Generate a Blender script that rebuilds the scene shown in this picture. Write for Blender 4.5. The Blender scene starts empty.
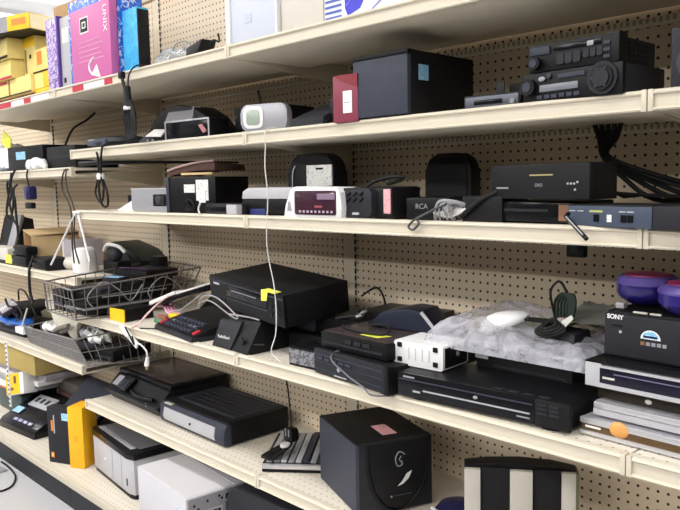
import bpy, bmesh, math, random
from mathutils import Vector, Matrix
random.seed(7)
C = bpy.context.scene.collection
R = math.radians

# ------------------------------------------------------------------ materials
MATS = {}
def M(name, col, rough=.5, metal=0., var=.08, vs=30., bump=0., bs=200., trans=0., coat=0., alpha=1.):
    if name in MATS: return MATS[name]
    m = bpy.data.materials.new(name); m.use_nodes = True
    nt = m.node_tree; b = nt.nodes['Principled BSDF']
    b.inputs['Roughness'].default_value = rough
    b.inputs['Metallic'].default_value = metal
    b.inputs['Transmission Weight'].default_value = trans
    b.inputs['Coat Weight'].default_value = coat
    b.inputs['Alpha'].default_value = alpha
    b.inputs['Specular IOR Level'].default_value = .2 if max(col) < .12 else .45
    tc = nt.nodes.new('ShaderNodeTexCoord')
    n = nt.nodes.new('ShaderNodeTexNoise'); n.inputs['Scale'].default_value = vs; n.inputs['Detail'].default_value = 4
    nt.links.new(tc.outputs['Object'], n.inputs['Vector'])
    mx = nt.nodes.new('ShaderNodeMix'); mx.data_type = 'RGBA'
    mx.inputs['A'].default_value = (*[c*(1-var) for c in col], 1)
    mx.inputs['B'].default_value = (*[min(1, c*(1+var)) for c in col], 1)
    nt.links.new(n.outputs['Fac'], mx.inputs['Factor'])
    nt.links.new(mx.outputs['Result'], b.inputs['Base Color'])
    if bump:
        n2 = nt.nodes.new('ShaderNodeTexNoise'); n2.inputs['Scale'].default_value = bs
        nt.links.new(tc.outputs['Object'], n2.inputs['Vector'])
        bp = nt.nodes.new('ShaderNodeBump'); bp.inputs['Strength'].default_value = bump; bp.inputs['Distance'].default_value = .002
        nt.links.new(n2.outputs['Fac'], bp.inputs['Height']); nt.links.new(bp.outputs['Normal'], b.inputs['Normal'])
    MATS[name] = m; return m

def pattern(name, col, dark, px, pz, ax='XZ', rx=.12, rz=.12, square=False, rough=.5, lim=None, off=(0, 0), metal=0.):
    """surface with a regular grid of small dark holes or slots"""
    if name in MATS: return MATS[name]
    m = M(name, col, rough, metal, .05, 6.)
    nt = m.node_tree; b = nt.nodes['Principled BSDF']
    base = b.inputs['Base Color'].links[0].from_socket
    tc = nt.nodes.new('ShaderNodeTexCoord'); s = nt.nodes.new('ShaderNodeSeparateXYZ')
    nt.links.new(tc.outputs['Object'], s.inputs[0])
    def mt(op, a, bb=None):
        k = nt.nodes.new('ShaderNodeMath'); k.operation = op
        for i, v in enumerate((a, bb)):
            if v is None: continue
            if isinstance(v, (int, float)): k.inputs[i].default_value = v
            else: nt.links.new(v, k.inputs[i])
        return k.outputs[0]
    def cell(o, p, r, f):
        u = mt('FRACT', mt('MULTIPLY', mt('ADD', o, 10*p+f), 1/p))
        return mt('DIVIDE', mt('ABSOLUTE', mt('SUBTRACT', u, .5)), r)
    a = cell(s.outputs[ax[0]], px, rx, off[0]); c = cell(s.outputs[ax[1]], pz, rz, off[1])
    if square: d = mt('MAXIMUM', a, c)
    else: d = mt('SQRT', mt('ADD', mt('MULTIPLY', a, a), mt('MULTIPLY', c, c)))
    f = mt('LESS_THAN', d, 1.)
    if lim:
        f = mt('MULTIPLY', f, mt('MULTIPLY', mt('GREATER_THAN', s.outputs[lim[0]], lim[1]), mt('LESS_THAN', s.outputs[lim[0]], lim[2])))
    mx = nt.nodes.new('ShaderNodeMix'); mx.data_type = 'RGBA'
    nt.links.new(f, mx.inputs['Factor']); nt.links.new(base, mx.inputs['A']); mx.inputs['B'].default_value = (*dark, 1)
    nt.links.new(mx.outputs['Result'], b.inputs['Base Color'])
    return m

def splotch(name, a, b_, scale=40., thr=.5, rough=.4):
    """two-colour printed pattern"""
    if name in MATS: return MATS[name]
    m = M(name, a, rough, 0, .04)
    nt = m.node_tree; b = nt.nodes['Principled BSDF']; base = b.inputs['Base Color'].links[0].from_socket
    tc = nt.nodes.new('ShaderNodeTexCoord'); n = nt.nodes.new('ShaderNodeTexNoise'); n.inputs['Scale'].default_value = scale
    n.inputs['Detail'].default_value = 3; n.inputs['Distortion'].default_value = 1.5
    nt.links.new(tc.outputs['Object'], n.inputs['Vector'])
    g = nt.nodes.new('ShaderNodeMath'); g.operation = 'GREATER_THAN'; g.inputs[1].default_value = thr
    nt.links.new(n.outputs['Fac'], g.inputs[0])
    mx = nt.nodes.new('ShaderNodeMix'); mx.data_type = 'RGBA'
    nt.links.new(g.outputs[0], mx.inputs['Factor']); nt.links.new(base, mx.inputs['A']); mx.inputs['B'].default_value = (*b_, 1)
    nt.links.new(mx.outputs['Result'], b.inputs['Base Color'])
    return m

ALM = M('almond_paint', (.64, .585, .475), .42, 0, .04, 8)
ALMD = pattern('almond_deck', (.70, .65, .56), (.20, .16, .11), .0254, .0254, 'XY', .1, .1, lim=('Y', -.20, -.02), rough=.45)
PEG = pattern('pegboard', (.76, .64, .48), (.03, .022, .015), .0254, .0254, 'XZ', .15, .15, rough=.65)
SLOT = pattern('slotted_upright', (.70, .62, .48), (.03, .025, .02), .06, .0254, 'XZ', .055, .34, True, rough=.5)
FLNG = pattern('slotted_flange', (.80, .74, .62), (.42, .36, .26), .016, .06, 'XZ', .25, .2, True)
BLK = M('black_plastic', (.006, .006, .0075), .40, 0, .2, 60, .15, 600)
BLKM = M('black_matte', (.009, .009, .0105), .5, 0, .2, 60, .3, 500)
BLKG = M('black_gloss', (.008, .008, .010), .14, 0, .1)
CHAR = M('charcoal_plastic', (.022, .023, .029), .5, 0, .12, 50, .2, 500)
SLATE = M('slate_plastic', (.042, .047, .068), .5, 0, .1, 50, .15, 500)
BLUEG = M('blue_grey_plastic', (.062, .080, .118), .45, 0, .1)
GREY = M('grey_plastic', (.30, .30, .33), .45, 0, .08)
LGREY = M('light_grey_plastic', (.46, .46, .49), .45, 0, .06)
WHT = M('white_plastic', (.82, .82, .83), .4, 0, .04)
OFFW = M('off_white', (.62, .59, .54), .5, 0, .06)
SILV = M('silver_plastic', (.62, .62, .66), .3, .55, .05)
CHROME = M('chrome', (.75, .75, .77), .18, 1., .03)
STEEL = M('steel_wire', (.42, .41, .40), .35, .8, .1)
DSTEEL = M('dark_wire', (.12, .11, .11), .4, .6, .1)
BRNZ = M('bronze_panel', (.16, .10, .05), .3, .5, .3, 40)
PAPER = splotch('printed_paper', (.80, .80, .78), (.35, .35, .36), 180, .6)
PAPERW = M('white_paper', (.85, .85, .84), .7, 0, .04)
BLUEST = splotch('blue_sticker', (.22, .52, .80), (.75, .86, .95), 150, .58)
PINKST = splotch('pink_sticker', (.80, .42, .46), (.55, .2, .24), 140, .6)
YELST = M('yellow_sticky', (.80, .82, .10), .6, 0, .05)
RED = M('red_plastic', (.50, .025, .05), .45, 0, .1)
MAROON = M('maroon_board', (.22, .03, .06), .5, 0, .1)
MAGENTA = M('magenta_card', (.56, .13, .35), .42, 0, .05)
BLUEBX = splotch('blue_printed_card', (.02, .13, .62), (.55, .66, .88), 45, .56)
PURPBX = splotch('purple_printed_card', (.60, .55, .74), (.20, .09, .42), 70, .5)
CYANBX = splotch('cyan_printed_card', (.03, .36, .72), (.05, .46, .80), 30, .5)
CREAM = M('cream_card', (.82, .68, .25), .6, 0, .08, 12)
YELLOW = M('yellow_card', (.88, .55, .01), .5, 0, .06)
ORANGE = M('orange_yellow_card', (.92, .46, .01), .45, 0, .06, 25)
ORNG = M('orange_print', (.80, .25, .03), .5, 0, .1)
CARD = M('brown_card', (.46, .28, .13), .75, 0, .1, 20)
CARDL = M('brown_card_light', (.58, .42, .22), .75, 0, .1, 20)
PURP = M('purple_plastic', (.018, .011, .15), .25, 0, .1, coat=.3)
PURPL = M('violet_plastic', (.10, .07, .30), .3, 0, .1)
PINKP = M('pink_plastic', (.28, .012, .10), .35, 0, .1)
LCD = M('lcd_green_grey', (.34, .40, .34), .2, 0, .04)
DISP = M('purple_display', (.045, .015, .03), .12, 0, .2, coat=.5)
GREENP = M('green_plastic', (.05, .20, .10), .4, 0, .1)
OLIVE = M('olive_board', (.17, .16, .10), .6, 0, .15)
PINKC = M('pink_wire', (.75, .36, .50), .5, 0, .05)
WCORD = M('white_cord', (.72, .70, .68), .5, 0, .04)
GCORD = M('grey_cord', (.36, .36, .38), .5, 0, .05)
BCORD = M('black_cord', (.014, .014, .015), .5, 0, .1)
BRASS = M('brass', (.70, .52, .20), .3, .8, .1)
CLOTH = M('beige_cloth', (.55, .52, .44), .9, 0, .12, 60, .6, 120)
BROWN = M('brown_leather', (.11, .06, .05), .55, 0, .25, 40)
NAVY = M('navy_gloss', (.02, .02, .08), .2, 0, .1)
BLUEF = M('blue_film', (.03, .16, .62), .25, 0, .2, 30)
STRIPE = pattern('blue_striped_card', (.80, .82, .86), (.05, .10, .45), .012, .012, 'ZZ', .2, .2, True)
WFLOOR = M('white_floor', (.56, .56, .585), .3, 0, .05, 3)
CEIL = M('ceiling_white', (.86, .86, .86), .8, 0, .02)
MESHW = pattern('wire_mesh_panel', (.34, .33, .33), (.03, .025, .025), .011, .011, 'XZ', .34, .34, True, rough=.4, metal=.4)
SPK = pattern('speaker_cloth', (.02, .02, .022), (.004, .004, .004), .004, .004, 'XZ', .3, .3, rough=.8)

# ------------------------------------------------------------------ geometry
def tag(o, label, cat, group=None):
    o['label'] = label; o['category'] = cat
    if group: o['group'] = group
    return o
def T(name, label, cat, x, y, z, yaw=0, group=None, pitch=0, roll=0):
    o = bpy.data.objects.new(name, None); C.objects.link(o); o.empty_display_size = .05
    o.location = (x, y, z); o.rotation_euler = (R(pitch), R(roll), R(yaw))
    return tag(o, label, cat, group)
def smooth(pts, n=6, closed=False):
    P = [Vector(p) for p in pts]
    if len(P) < 3: return P
    out = []; N = len(P); rng = range(N if closed else N-1)
    for i in rng:
        p1, p2 = P[i], P[(i+1) % N]
        p0 = P[(i-1) % N] if (closed or i > 0) else p1
        p3 = P[(i+2) % N] if (closed or i < N-2) else p2
        for k in range(n):
            t = k/n
            out.append(.5*((2*p1)+(p2-p0)*t+(2*p0-5*p1+4*p2-p3)*t*t+(3*p1-p0-3*p2+p3)*t**3))
    if not closed: out.append(P[-1])
    return out
class G:
    def __init__(s): s.bm = bmesh.new()
    def hexa(s, c, bev=0, seg=2):
        v = [s.bm.verts.new(p) for p in c]
        fs = [s.bm.faces.new([v[i] for i in q]) for q in ((0,3,2,1),(4,5,6,7),(0,1,5,4),(1,2,6,5),(2,3,7,6),(3,0,4,7))]
        if bev: bmesh.ops.bevel(s.bm, geom=list({e for f in fs for e in f.edges}), offset=bev, segments=seg, affect='EDGES', profile=.6)
        return s
    def box(s, x0, y0, z0, x1, y1, z1, bev=0, seg=2):
        x0, x1 = min(x0, x1), max(x0, x1); y0, y1 = min(y0, y1), max(y0, y1); z0, z1 = min(z0, z1), max(z0, z1)
        if bev: bev = min(bev, .45*min(x1-x0, y1-y0, z1-z0))
        return s.hexa([(x0,y0,z0),(x1,y0,z0),(x1,y1,z0),(x0,y1,z0),(x0,y0,z1),(x1,y0,z1),(x1,y1,z1),(x0,y1,z1)], bev, seg)
    def prism(s, poly, axis, a, b, bev=0):
        def P(u, v, w):
            return {'x': (w, u, v), 'y': (u, w, v), 'z': (u, v, w)}[axis]
        A = [s.bm.verts.new(P(u, v, a)) for u, v in poly]; B = [s.bm.verts.new(P(u, v, b)) for u, v in poly]
        n = len(poly); fs = [s.bm.faces.new(A[::-1]), s.bm.faces.new(B)]
        cap = set(fs[0].edges) | set(fs[1].edges)
        for i in range(n): fs.append(s.bm.faces.new([A[i], A[(i+1) % n], B[(i+1) % n], B[i]]))
        if bev: bmesh.ops.bevel(s.bm, geom=list(cap), offset=bev, segments=2, affect='EDGES', profile=.6)
        return s
    def rplate(s, axis, u0, v0, u1, v1, a, b, r, bev=0, n=6):
        pts = []
        for cx, cy, t0 in ((u1-r, v0+r, -90), (u1-r, v1-r, 0), (u0+r, v1-r, 90), (u0+r, v0+r, 180)):
            for k in range(n+1):
                t = R(t0+90*k/n); pts.append((cx+r*math.cos(t), cy+r*math.sin(t)))
        return s.prism(pts, axis, a, b, bev)
    def ring(s, axis, u0, v0, u1, v1, w, a, b):
        s.prism([(u0,v0),(u1,v0),(u1,v0+w),(u0,v0+w)], axis, a, b); s.prism([(u0,v1-w),(u1,v1-w),(u1,v1),(u0,v1)], axis, a, b)
        s.prism([(u0,v0+w),(u0+w,v0+w),(u0+w,v1-w),(u0,v1-w)], axis, a, b); s.prism([(u1-w,v0+w),(u1,v0+w),(u1,v1-w),(u1-w,v1-w)], axis, a, b)
        return s
    def tube(s, pts, r, n=8, sm=6, closed=False):
        P = smooth(pts, sm, closed) if sm else [Vector(p) for p in pts]
        rr = r if isinstance(r, (list, tuple)) else None
        rings = []; N = len(P); up = Vector((.13, .21, .97)); prev = None
        for i, p in enumerate(P):
            if closed: t = P[(i+1) % N]-P[i-1]
            else: t = P[min(i+1, N-1)]-P[max(i-1, 0)]
            if t.length < 1e-9: t = Vector((0, 0, 1))
            t.normalize()
            a = (prev - t*prev.dot(t)) if prev else t.cross(up)
            if a.length < 1e-6: a = t.cross(Vector((1, 0, 0)))
            a.normalize(); b = t.cross(a); prev = a
            q = r if not rr else rr[0]+(rr[1]-rr[0])*i/(N-1)
            rings.append([s.bm.verts.new(p+q*(a*math.cos(k*2*math.pi/n)+b*math.sin(k*2*math.pi/n))) for k in range(n)])
        for i in range(N if closed else N-1):
            A, B = rings[i], rings[(i+1) % N]
            for k in range(n): s.bm.faces.new([A[k], A[(k+1) % n], B[(k+1) % n], B[k]])
        if not closed:
            s.bm.faces.new(rings[0][::-1]); s.bm.faces.new(rings[-1])
        return s
    def cyl(s, p0, p1, r, n=20): return s.tube([p0, p1], r, n, 0)
    def wire(s, a, b, r=.0016): return s.tube([a, b], r, 5, 0)
    def lathe(s, prof, c=(0, 0, 0), n=32, sx=1, sy=1):
        rings = [[s.bm.verts.new((c[0]+r*sx*math.cos(k*2*math.pi/n), c[1]+r*sy*math.sin(k*2*math.pi/n), c[2]+z)) for k in range(n)] for r, z in prof]
        for A, B in zip(rings, rings[1:]):
            for k in range(n): s.bm.faces.new([A[k], A[(k+1) % n], B[(k+1) % n], B[k]])
        s.bm.faces.new(rings[0][::-1]); s.bm.faces.new(rings[-1]); return s
    def disc(s, c, r, d, ax='y', n=24):
        v = {'y': Vector((0, d, 0)), 'z': Vector((0, 0, d)), 'x': Vector((d, 0, 0))}[ax]
        return s.cyl(Vector(c), Vector(c)+v, r, n)
    def ell(s, c, rad, n=20, m=12):
        return s.lathe([(max(.02, math.sin(math.pi*k/m)), -math.cos(math.pi*k/m)) for k in range(m+1)], (0, 0, 0), n)._xf(c, rad)
    def _xf(s, c, rad):
        k = 0
        vs = list(s.bm.verts)[-((12+1)*20):]
        for v in vs: v.co = Vector((c[0]+v.co.x*rad[0], c[1]+v.co.y*rad[1], c[2]+v.co.z*rad[2]))
        return s
    def warp(s, f):
        for v in s.bm.verts: v.co = Vector(f(v.co))
        return s
    def sub(s, n=1):
        bmesh.ops.subdivide_edges(s.bm, edges=s.bm.edges[:], cuts=n, use_grid_fill=True); return s
    def obj(s, name, mat, parent=None, ang=35):
        bmesh.ops.recalc_face_normals(s.bm, faces=s.bm.faces[:])
        me = bpy.data.meshes.new(name); s.bm.to_mesh(me); s.bm.free()
        for p in me.polygons: p.use_smooth = True
        me.set_sharp_from_angle(angle=R(ang))
        o = bpy.data.objects.new(name, me); C.objects.link(o); me.materials.append(mat)
        if parent: o.parent = parent
        return o
def B(parent, name, mat, x0, y0, z0, x1, y1, z1, bev=.002):
    return G().box(x0, y0, z0, x1, y1, z1, bev).obj(name, mat, parent)
def text(parent, s, size, loc, mat, face='front', name='lettering', rot=0, bold=0.):
    cu = bpy.data.curves.new('t', 'FONT'); cu.body = s; cu.size = size; cu.extrude = .0003; cu.offset = bold; cu.align_x = 'CENTER'; cu.align_y = 'CENTER'
    t = bpy.data.objects.new('t', cu); C.objects.link(t)
    bpy.context.view_layer.update()
    me = bpy.data.meshes.new_from_object(t.evaluated_get(bpy.context.evaluated_depsgraph_get()))
    bpy.data.objects.remove(t); me.name = name; me.materials.clear(); me.materials.append(mat)
    Rm = {'front': Matrix.Rotation(R(90), 4, 'X'), 'top': Matrix.Identity(4), 'right': Matrix.Rotation(R(90), 4, 'Z') @ Matrix.Rotation(R(90), 4, 'X')}[face]
    me.transform(Matrix.Translation(loc) @ Rm @ Matrix.Rotation(R(rot), 4, 'Z'))
    o = bpy.data.objects.new(name, me); C.objects.link(o); o.parent = parent
    return o
def struct(name, g, mat):
    o = g.obj(name, mat); o['kind'] = 'structure'; return o
def cord(name, label, pts, r=.0025, mat=None, group=None, cat='cord', sm=8):
    return tag(G().tube(pts, r, 8, sm).obj(name, mat or BCORD), label, cat, group)

zA, zB, zC, zD, zE, zF = 1.788, 1.538, 1.286, .865, .459, .128
dA, dB, dC, dD, dE, dF = .486, .432, .438, .491, .427, .529
W = 1.22

# ------------------------------------------------------------------ setting
struct('floor', G().box(-9, -10, -.05, 8, 5, 0), WFLOOR)
struct('ceiling', G().box(-9, -10, 3.4, 8, 5, 3.45), CEIL)
struct('wall_far', G().box(-9, 5, 0, 8, 5.1, 3.4), CEIL)
struct('wall_left', G().box(-9.1, -10, 0, -9, 5.1, 3.4), CEIL)
struct('bounce_blocker', G().box(-9, -3.7, 0, 8, -3.6, 1.6), M('bounce_blocker_brown', (.16, .14, .11), .6, 0, .3, 4))  # unseen stand-in for opposite shelving, added to cut bounce light
struct('wall_back', G().box(-3*W, 0, .05, 2*W, .02, 2.235), PEG)
for i, k in enumerate((-3, -2, -1, 0, 1, 2)):
    g = G().box(-.03, -.006, -1.08, .03, .0, 1.08)
    o = struct('trim_%d' % (i+1), g, SLOT); o.location = (k*W, 0, 1.14)
struct('trim_7', G().box(-3*W-.03, -.012, 2.225, 2*W+.03, .032, 2.26, .003), ALM)

def shelf(x0, x1, z, d, label, tags=(), left_end=False):
    t = T('shelf', label, 'shelf', x0, 0, z)
    w = x1-x0
    dk = B(t, 'deck', ALMD, .002, -d+.012, -.012, w-.002, -.008, 0, .002)
    # object space of the deck starts at the front edge so its holes follow the edge
    for v in dk.data.vertices: v.co.y += d-.012-.2+.0
    dk.location = (0, -(d-.012-.2), 0)
    G().prism([(-d-.003, .003), (-d+.012, .003), (-d+.012, -.036), (-d-.008, -.036), (-d-.010, -.033), (-d-.008, -.0305), (-d-.0035, -.0295), (-d-.0035, -.0075), (-d-.0085, -.0055), (-d-.0095, -.003), (-d-.007, .001)], 'x', .003, w-.003, .0).obj('front_lip', ALM, t)
    B(t, 'underside_pan', ALM, .004, -d+.012, -.036, w-.004, -d+.30, -.030, .002)
    B(t, 'back_flange', FLNG, .03, -.012, -.050, w-.03, -.007, -.030, .0005)
    for x in (.006, w-.010):
        G().prism([(-d+.03, -.030), (-.008, -.012), (-.008, -.085), (-.03, -.082), (-d+.10, -.040)], 'x', x, x+.004).obj('bracket', ALM, t)
    for x in (.0, w-.012):
        G().box(x+.001, -d-.010, -.037, x+.011, -d+.004, .0035, .002).obj('end_cap', ALM, t)
    for (a, b, mt) in tags:
        B(t, 'price_strip', mt, a-x0, -d-.0060, -.029, b-x0, -d-.0030, -.0078, 0)
    return t
shelf(-2*W, -W, zA, dA, 'topmost almond shelf at the far left with yellow boxes and red price strips',
      [(-1.95, -1.70, RED), (-1.70, -1.55, PAPERW), (-1.55, -1.47, RED), (-1.47, -1.28, PAPERW)])
shelf(-W, 0, zA, dA, 'topmost almond shelf left of centre holding the purple and magenta software boxes',
      [(-1.05, -.95, RED), (-.95, -.78, PAPERW), (-.78, -.72, RED)])
shelf(0, W, zA, dA, 'topmost almond shelf right of centre holding the white boxes')
shelf(W, 2*W, zA, dA, 'topmost almond shelf at the far right edge of the photo')
shelf(-W, 0, zB, dB, 'second almond shelf from the top under the black dome clock')
shelf(0, W, zB, dB, 'second almond shelf from the top under the black cube and car stereos')
shelf(W, 2*W, zB, dB, 'second almond shelf from the top at the right edge of the photo')
shelf(-W, 0, zC, dC, 'third almond shelf from the top under the black box with brown flap')
shelf(0, W, zC, dC, 'third almond shelf from the top under the white alarm clock radio')
shelf(W, 2*W, zC, dC, 'third almond shelf from the top at the right edge of the photo')
shelf(-W, 0, zD, dD, 'almond shelf under the telephone and the large black receiver')
shelf(0, W, zD, dD, 'almond shelf under the black disc player and plastic bag')
shelf(W, 2*W, zD, dD, 'almond shelf under the stacked silver players')
shelf(-W, 0, zE, dE, 'lower almond shelf with perforated deck under the black printer')
shelf(0, W, zE, dE, 'lower almond shelf under the black subwoofer')
shelf(-2*W, -W, 1.467, dB, 'left bay almond shelf under the black router box')
shelf(-2*W, -W, .995, dB, 'left bay almond shelf under the open cardboard box')
shelf(-2*W, -W, .607, dB, 'left bay almond shelf under the wide wire basket')

shelf(-3*W, -2*W, 1.467, dB, 'upper almond shelf of the bay beyond the left edge')
shelf(-3*W, -2*W, .995, dB, 'middle almond shelf of the bay beyond the left edge')
shelf(-3*W, -2*W, .607, dB, 'lower almond shelf of the bay beyond the left edge')

def base(x0, x1, label):
    t = T('base_deck', label, 'shelf', x0, 0, 0); w = x1-x0
    dk = B(t, 'deck', ALMD, .001, -dF+.012, zF-.012, w-.001, -.005, zF, .002)
    for v in dk.data.vertices: v.co.y += dF-.012-.2
    dk.location = (0, -(dF-.012-.2), 0)
    B(t, 'front_lip', ALM, .001, -dF-.004, zF-.030, w-.001, -dF+.012, zF+.002, .003)
    B(t, 'kick_plate', CHAR, .001, -dF+.006, .0, w-.001, -dF+.02, zF-.030, 0)
    B(t, 'back_panel', CHAR, .001, -.02, .0, w-.001, -.005, zF-.012, 0)
base(-3*W, -2*W, 'almond base deck of the bay beyond the left edge')
base(-2*W, -W, 'almond base deck at the far left under the fax machine')
base(-W, 0, 'almond base deck under the grey printer and white computer')
base(0, W, 'almond base deck below the subwoofer')

# ------------------------------------------------------------------ ceiling lamps
def lamp(x, y, label, e):
    t = T('ceiling_light', label, 'light', x, y, 3.4, group='ceiling light panels over the aisle')
    G().ring('z', -.75, -.3, .75, .3, .03, -.05, 0).obj('frame', WHT, t)
    em = bpy.data.materials.get('lamp_glow')
    if not em:
        em = bpy.data.materials.new('lamp_glow'); em.use_nodes = True
        b = em.node_tree.nodes['Principled BSDF']; b.inputs['Emission Color'].default_value = (1, .97, .93, 1); b.inputs['Emission Strength'].default_value = 6
    G().box(-.72, -.27, -.03, .72, .27, -.02).obj('diffuser', em, t)
    L = bpy.data.lights.new('lamp_light', 'AREA'); L.shape = 'RECTANGLE'; L.size = 1.4; L.size_y = .5; L.energy = e; L.color = (1, .98, .95)
    o = bpy.data.objects.new('lamp_light', L); C.objects.link(o); o.parent = t; o.location = (0, 0, -.06)
for i, x in enumerate((-4.6, -2.2, .2, 2.6, 5.0)):
    for j, y in enumerate((-1.7, -4.4, -7.4)):
        lamp(x, y, 'white ceiling light panel above the aisle', (30, 86, 125)[j]*(.62 if x > 2 else 1.0))
for x in (-7.6, -5.4, -3.2, -1.0):
    lamp(x, 1.5, 'white ceiling light panel behind the shelving', 90)

# ------------------------------------------------------------------ camera, world
cam=bpy.data.cameras.new('camera'); co=bpy.data.objects.new('camera',cam); C.objects.link(co)
co.matrix_world=Matrix(((0.69635,-0.05768,0.71538,1.79937),(0.71744,0.08316,-0.69164,-1.78839),(-0.01960,0.99487,0.09929,1.38387),(0,0,0,1)))
cam.sensor_fit='HORIZONTAL'; cam.sensor_width=36; cam.lens=38.6536; cam.clip_start=.02
sc=bpy.context.scene; sc.camera=co
sc.view_settings.view_transform='Standard'; sc.view_settings.look='None'; sc.view_settings.gamma=1; sc.view_settings.exposure=-.36
wd=bpy.data.worlds.new('world'); sc.world=wd; wd.use_nodes=True
wd.node_tree.nodes['Background'].inputs[0].default_value=(.95,.97,1,1); wd.node_tree.nodes['Background'].inputs[1].default_value=.05

# ================================================================== TOP SHELF
def carton(name, label, cat, x, y, z, w, d, h, mat, yaw=0, group=None, bands=(), end=None, mtop=None):
    """closed card box: body, printed bands on the front, end panel on the right side"""
    t = T(name, label, cat, x, y, z, yaw, group)
    B(t, 'box_body', mat, 0, 0, 0, w, d, h, .002)
    for (u0, v0, u1, v1, mt) in bands:
        B(t, 'printed_panel', mt, u0*w, -.0012, v0*h, u1*w, .001, v1*h, 0)
    if end: B(t, 'end_panel', end, w-.001, .004, .004, w+.0012, d-.004, h-.004, 0)
    if mtop: B(t, 'lid', mtop, -.002, -.002, h-.012, w+.002, d+.002, h+.002, .001)
    return t
gy = 'yellow cartons stacked on the top shelf'
BROWNP = M('brown_print', (.30, .18, .08), .6, 0, .1)
carton('carton', 'dark red flat carton lowest in the yellow stack', 'box', -2.35, -.37, zA, .64, .30, .045, MAROON, 0, gy)
carton('carton', 'wide cream carton with a brown stripe second from the bottom of the yellow stack', 'box', -2.35, -.40, zA+.047, .66, .30, .080, CREAM, 0, gy, [(.58, 0, .61, 1, BROWNP), (.40, .8, .56, .95, RED), (0, 0, 1, .08, BLKM)])
carton('carton', 'plain cream carton at the left edge midway up the yellow stack', 'box', -2.40, -.42, zA+.129, .53, .30, .088, CREAM, 0, gy, [(.6, .0, 1, .12, RED)])
carton('carton', 'cream carton with black base at the left edge high in the yellow stack', 'box', -2.40, -.44, zA+.219, .55, .30, .094, CREAM, 0, gy, [(0, 0, 1, .14, BLKM)])
carton('carton', 'tall yellow carton with two brown stripes in the middle of the yellow stack', 'box', -1.855, -.36, zA+.129, .135, .26, .184, CREAM, 0, gy, [(.10, .1, .24, .70, BROWNP), (.5, .45, .66, .55, BLKM), (0, 0, 1, .05, BROWNP), (0, .75, 1, 1, YELLOW)])
carton('carton', 'low orange-red and yellow carton beside the purple box', 'box', -1.70, -.38, zA, .22, .26, .055, YELLOW, 0, gy, [(.2, .1, .95, .7, ORNG)])
carton('carton', 'yellow carton with a dark upper edge beside the purple box', 'box', -1.705, -.38, zA+.057, .225, .26, .078, YELLOW, 0, gy, [(0, .9, 1, 1, BLKM), (.0, .0, .5, .85, CREAM)])
carton('carton', 'pale carton with an orange square beside the purple box', 'box', -1.70, -.37, zA+.137, .22, .26, .10, CREAM, 0, gy, [(.1, .3, .35, .9, ORNG)])
t = carton('carton', 'wide yellow and grey carton overhanging on top of the yellow stack', 'box', -2.09, -.575, zA+.319, .50, .34, .072, YELLOW, 18, gy, [(0, 0, .70, 1, GREY), (.76, .35, .95, .75, ORNG)], end=M('pale_cream_card', (.84, .76, .52), .6))
B(t, 'bottom_panel', BLKM, .0, .0, -.002, .50, .34, .002, 0)

t = T('software_box', 'purple patterned software box beside the yellow cartons', 'box', -1.36, -.455, zA)
B(t, 'box_body', PURPBX, 0, 0, 0, .115, .20, .305, .002)
B(t, 'spine_edge', M('deep_purple', (.10, .04, .28), .5), .104, -.0015, .0, .1165, .2, .305, 0)
t = T('software_box', 'pale grey software box between the purple and blue boxes', 'box', -1.243, -.445, zA)
B(t, 'box_body', LGREY, 0, 0, 0, .10, .2, .295, .002)
B(t, 'printed_panel', PAPER, .02, -.0012, .19, .08, .001, .25, 0)
B(t, 'printed_panel', BLKM, .02, -.0012, .03, .04, .001, .05, 0)
t = carton('carton', 'brown cardboard carton lying on top of the purple software box', 'box', -1.35, -.42, zA+.307, .24, .20, .055, CARD, 0)
t = T('software_box', 'blue and white printed box behind the magenta software box', 'box', -1.14, -.452, zA)
B(t, 'box_body', BLUEBX, 0, 0, 0, .415, .10, .335, .002)
t = T('software_box', 'magenta software box with a small logo and white lettering', 'box', -1.052, -.486, zA)
B(t, 'box_body', MAGENTA, 0, 0, 0, .325, .032, .278, .003)
B(t, 'logo_frame', PAPERW, .085, -.0012, .182, .155, .001, .242, 0)
B(t, 'logo_panel', BLKM, .090, -.0016, .187, .150, .0012, .237, 0)
g = G().ring('y', .105, .20, .135, .225, .005, -.002, 0).obj('logo', PAPERW, t)
text(t, 'UNIX', .040, (.290, -.001, .212), PAPERW, rot=-90)
for k in range(5):
    B(t, 'text_line', M('pale_magenta', (.66, .30, .48), .5), .06+.01*(k % 2), -.0012, .075+.018*k, .27-.015*(k % 3), .0005, .079+.018*k, 0)
G().tube([(.19, -.001, .085), (.15, -.001, .06), (.16, -.001, .03), (.21, -.001, .012)], .004, 6).obj('arrow_mark', PAPERW, t)
G().prism([(.16, .02), (.235, .005), (.21, .055)], 'y', -.0015, .001).obj('arrow_mark', PAPERW, t)
t = T('software_box', 'cyan software box with a black edge right of the magenta box', 'box', -.70, -.45, zA)
B(t, 'box_body', CYANBX, 0, 0, 0, .105, .045, .228, .002)
B(t, 'back_cover', BLKM, .1052, .0, .0, .112, .045, .22, .002)

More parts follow.
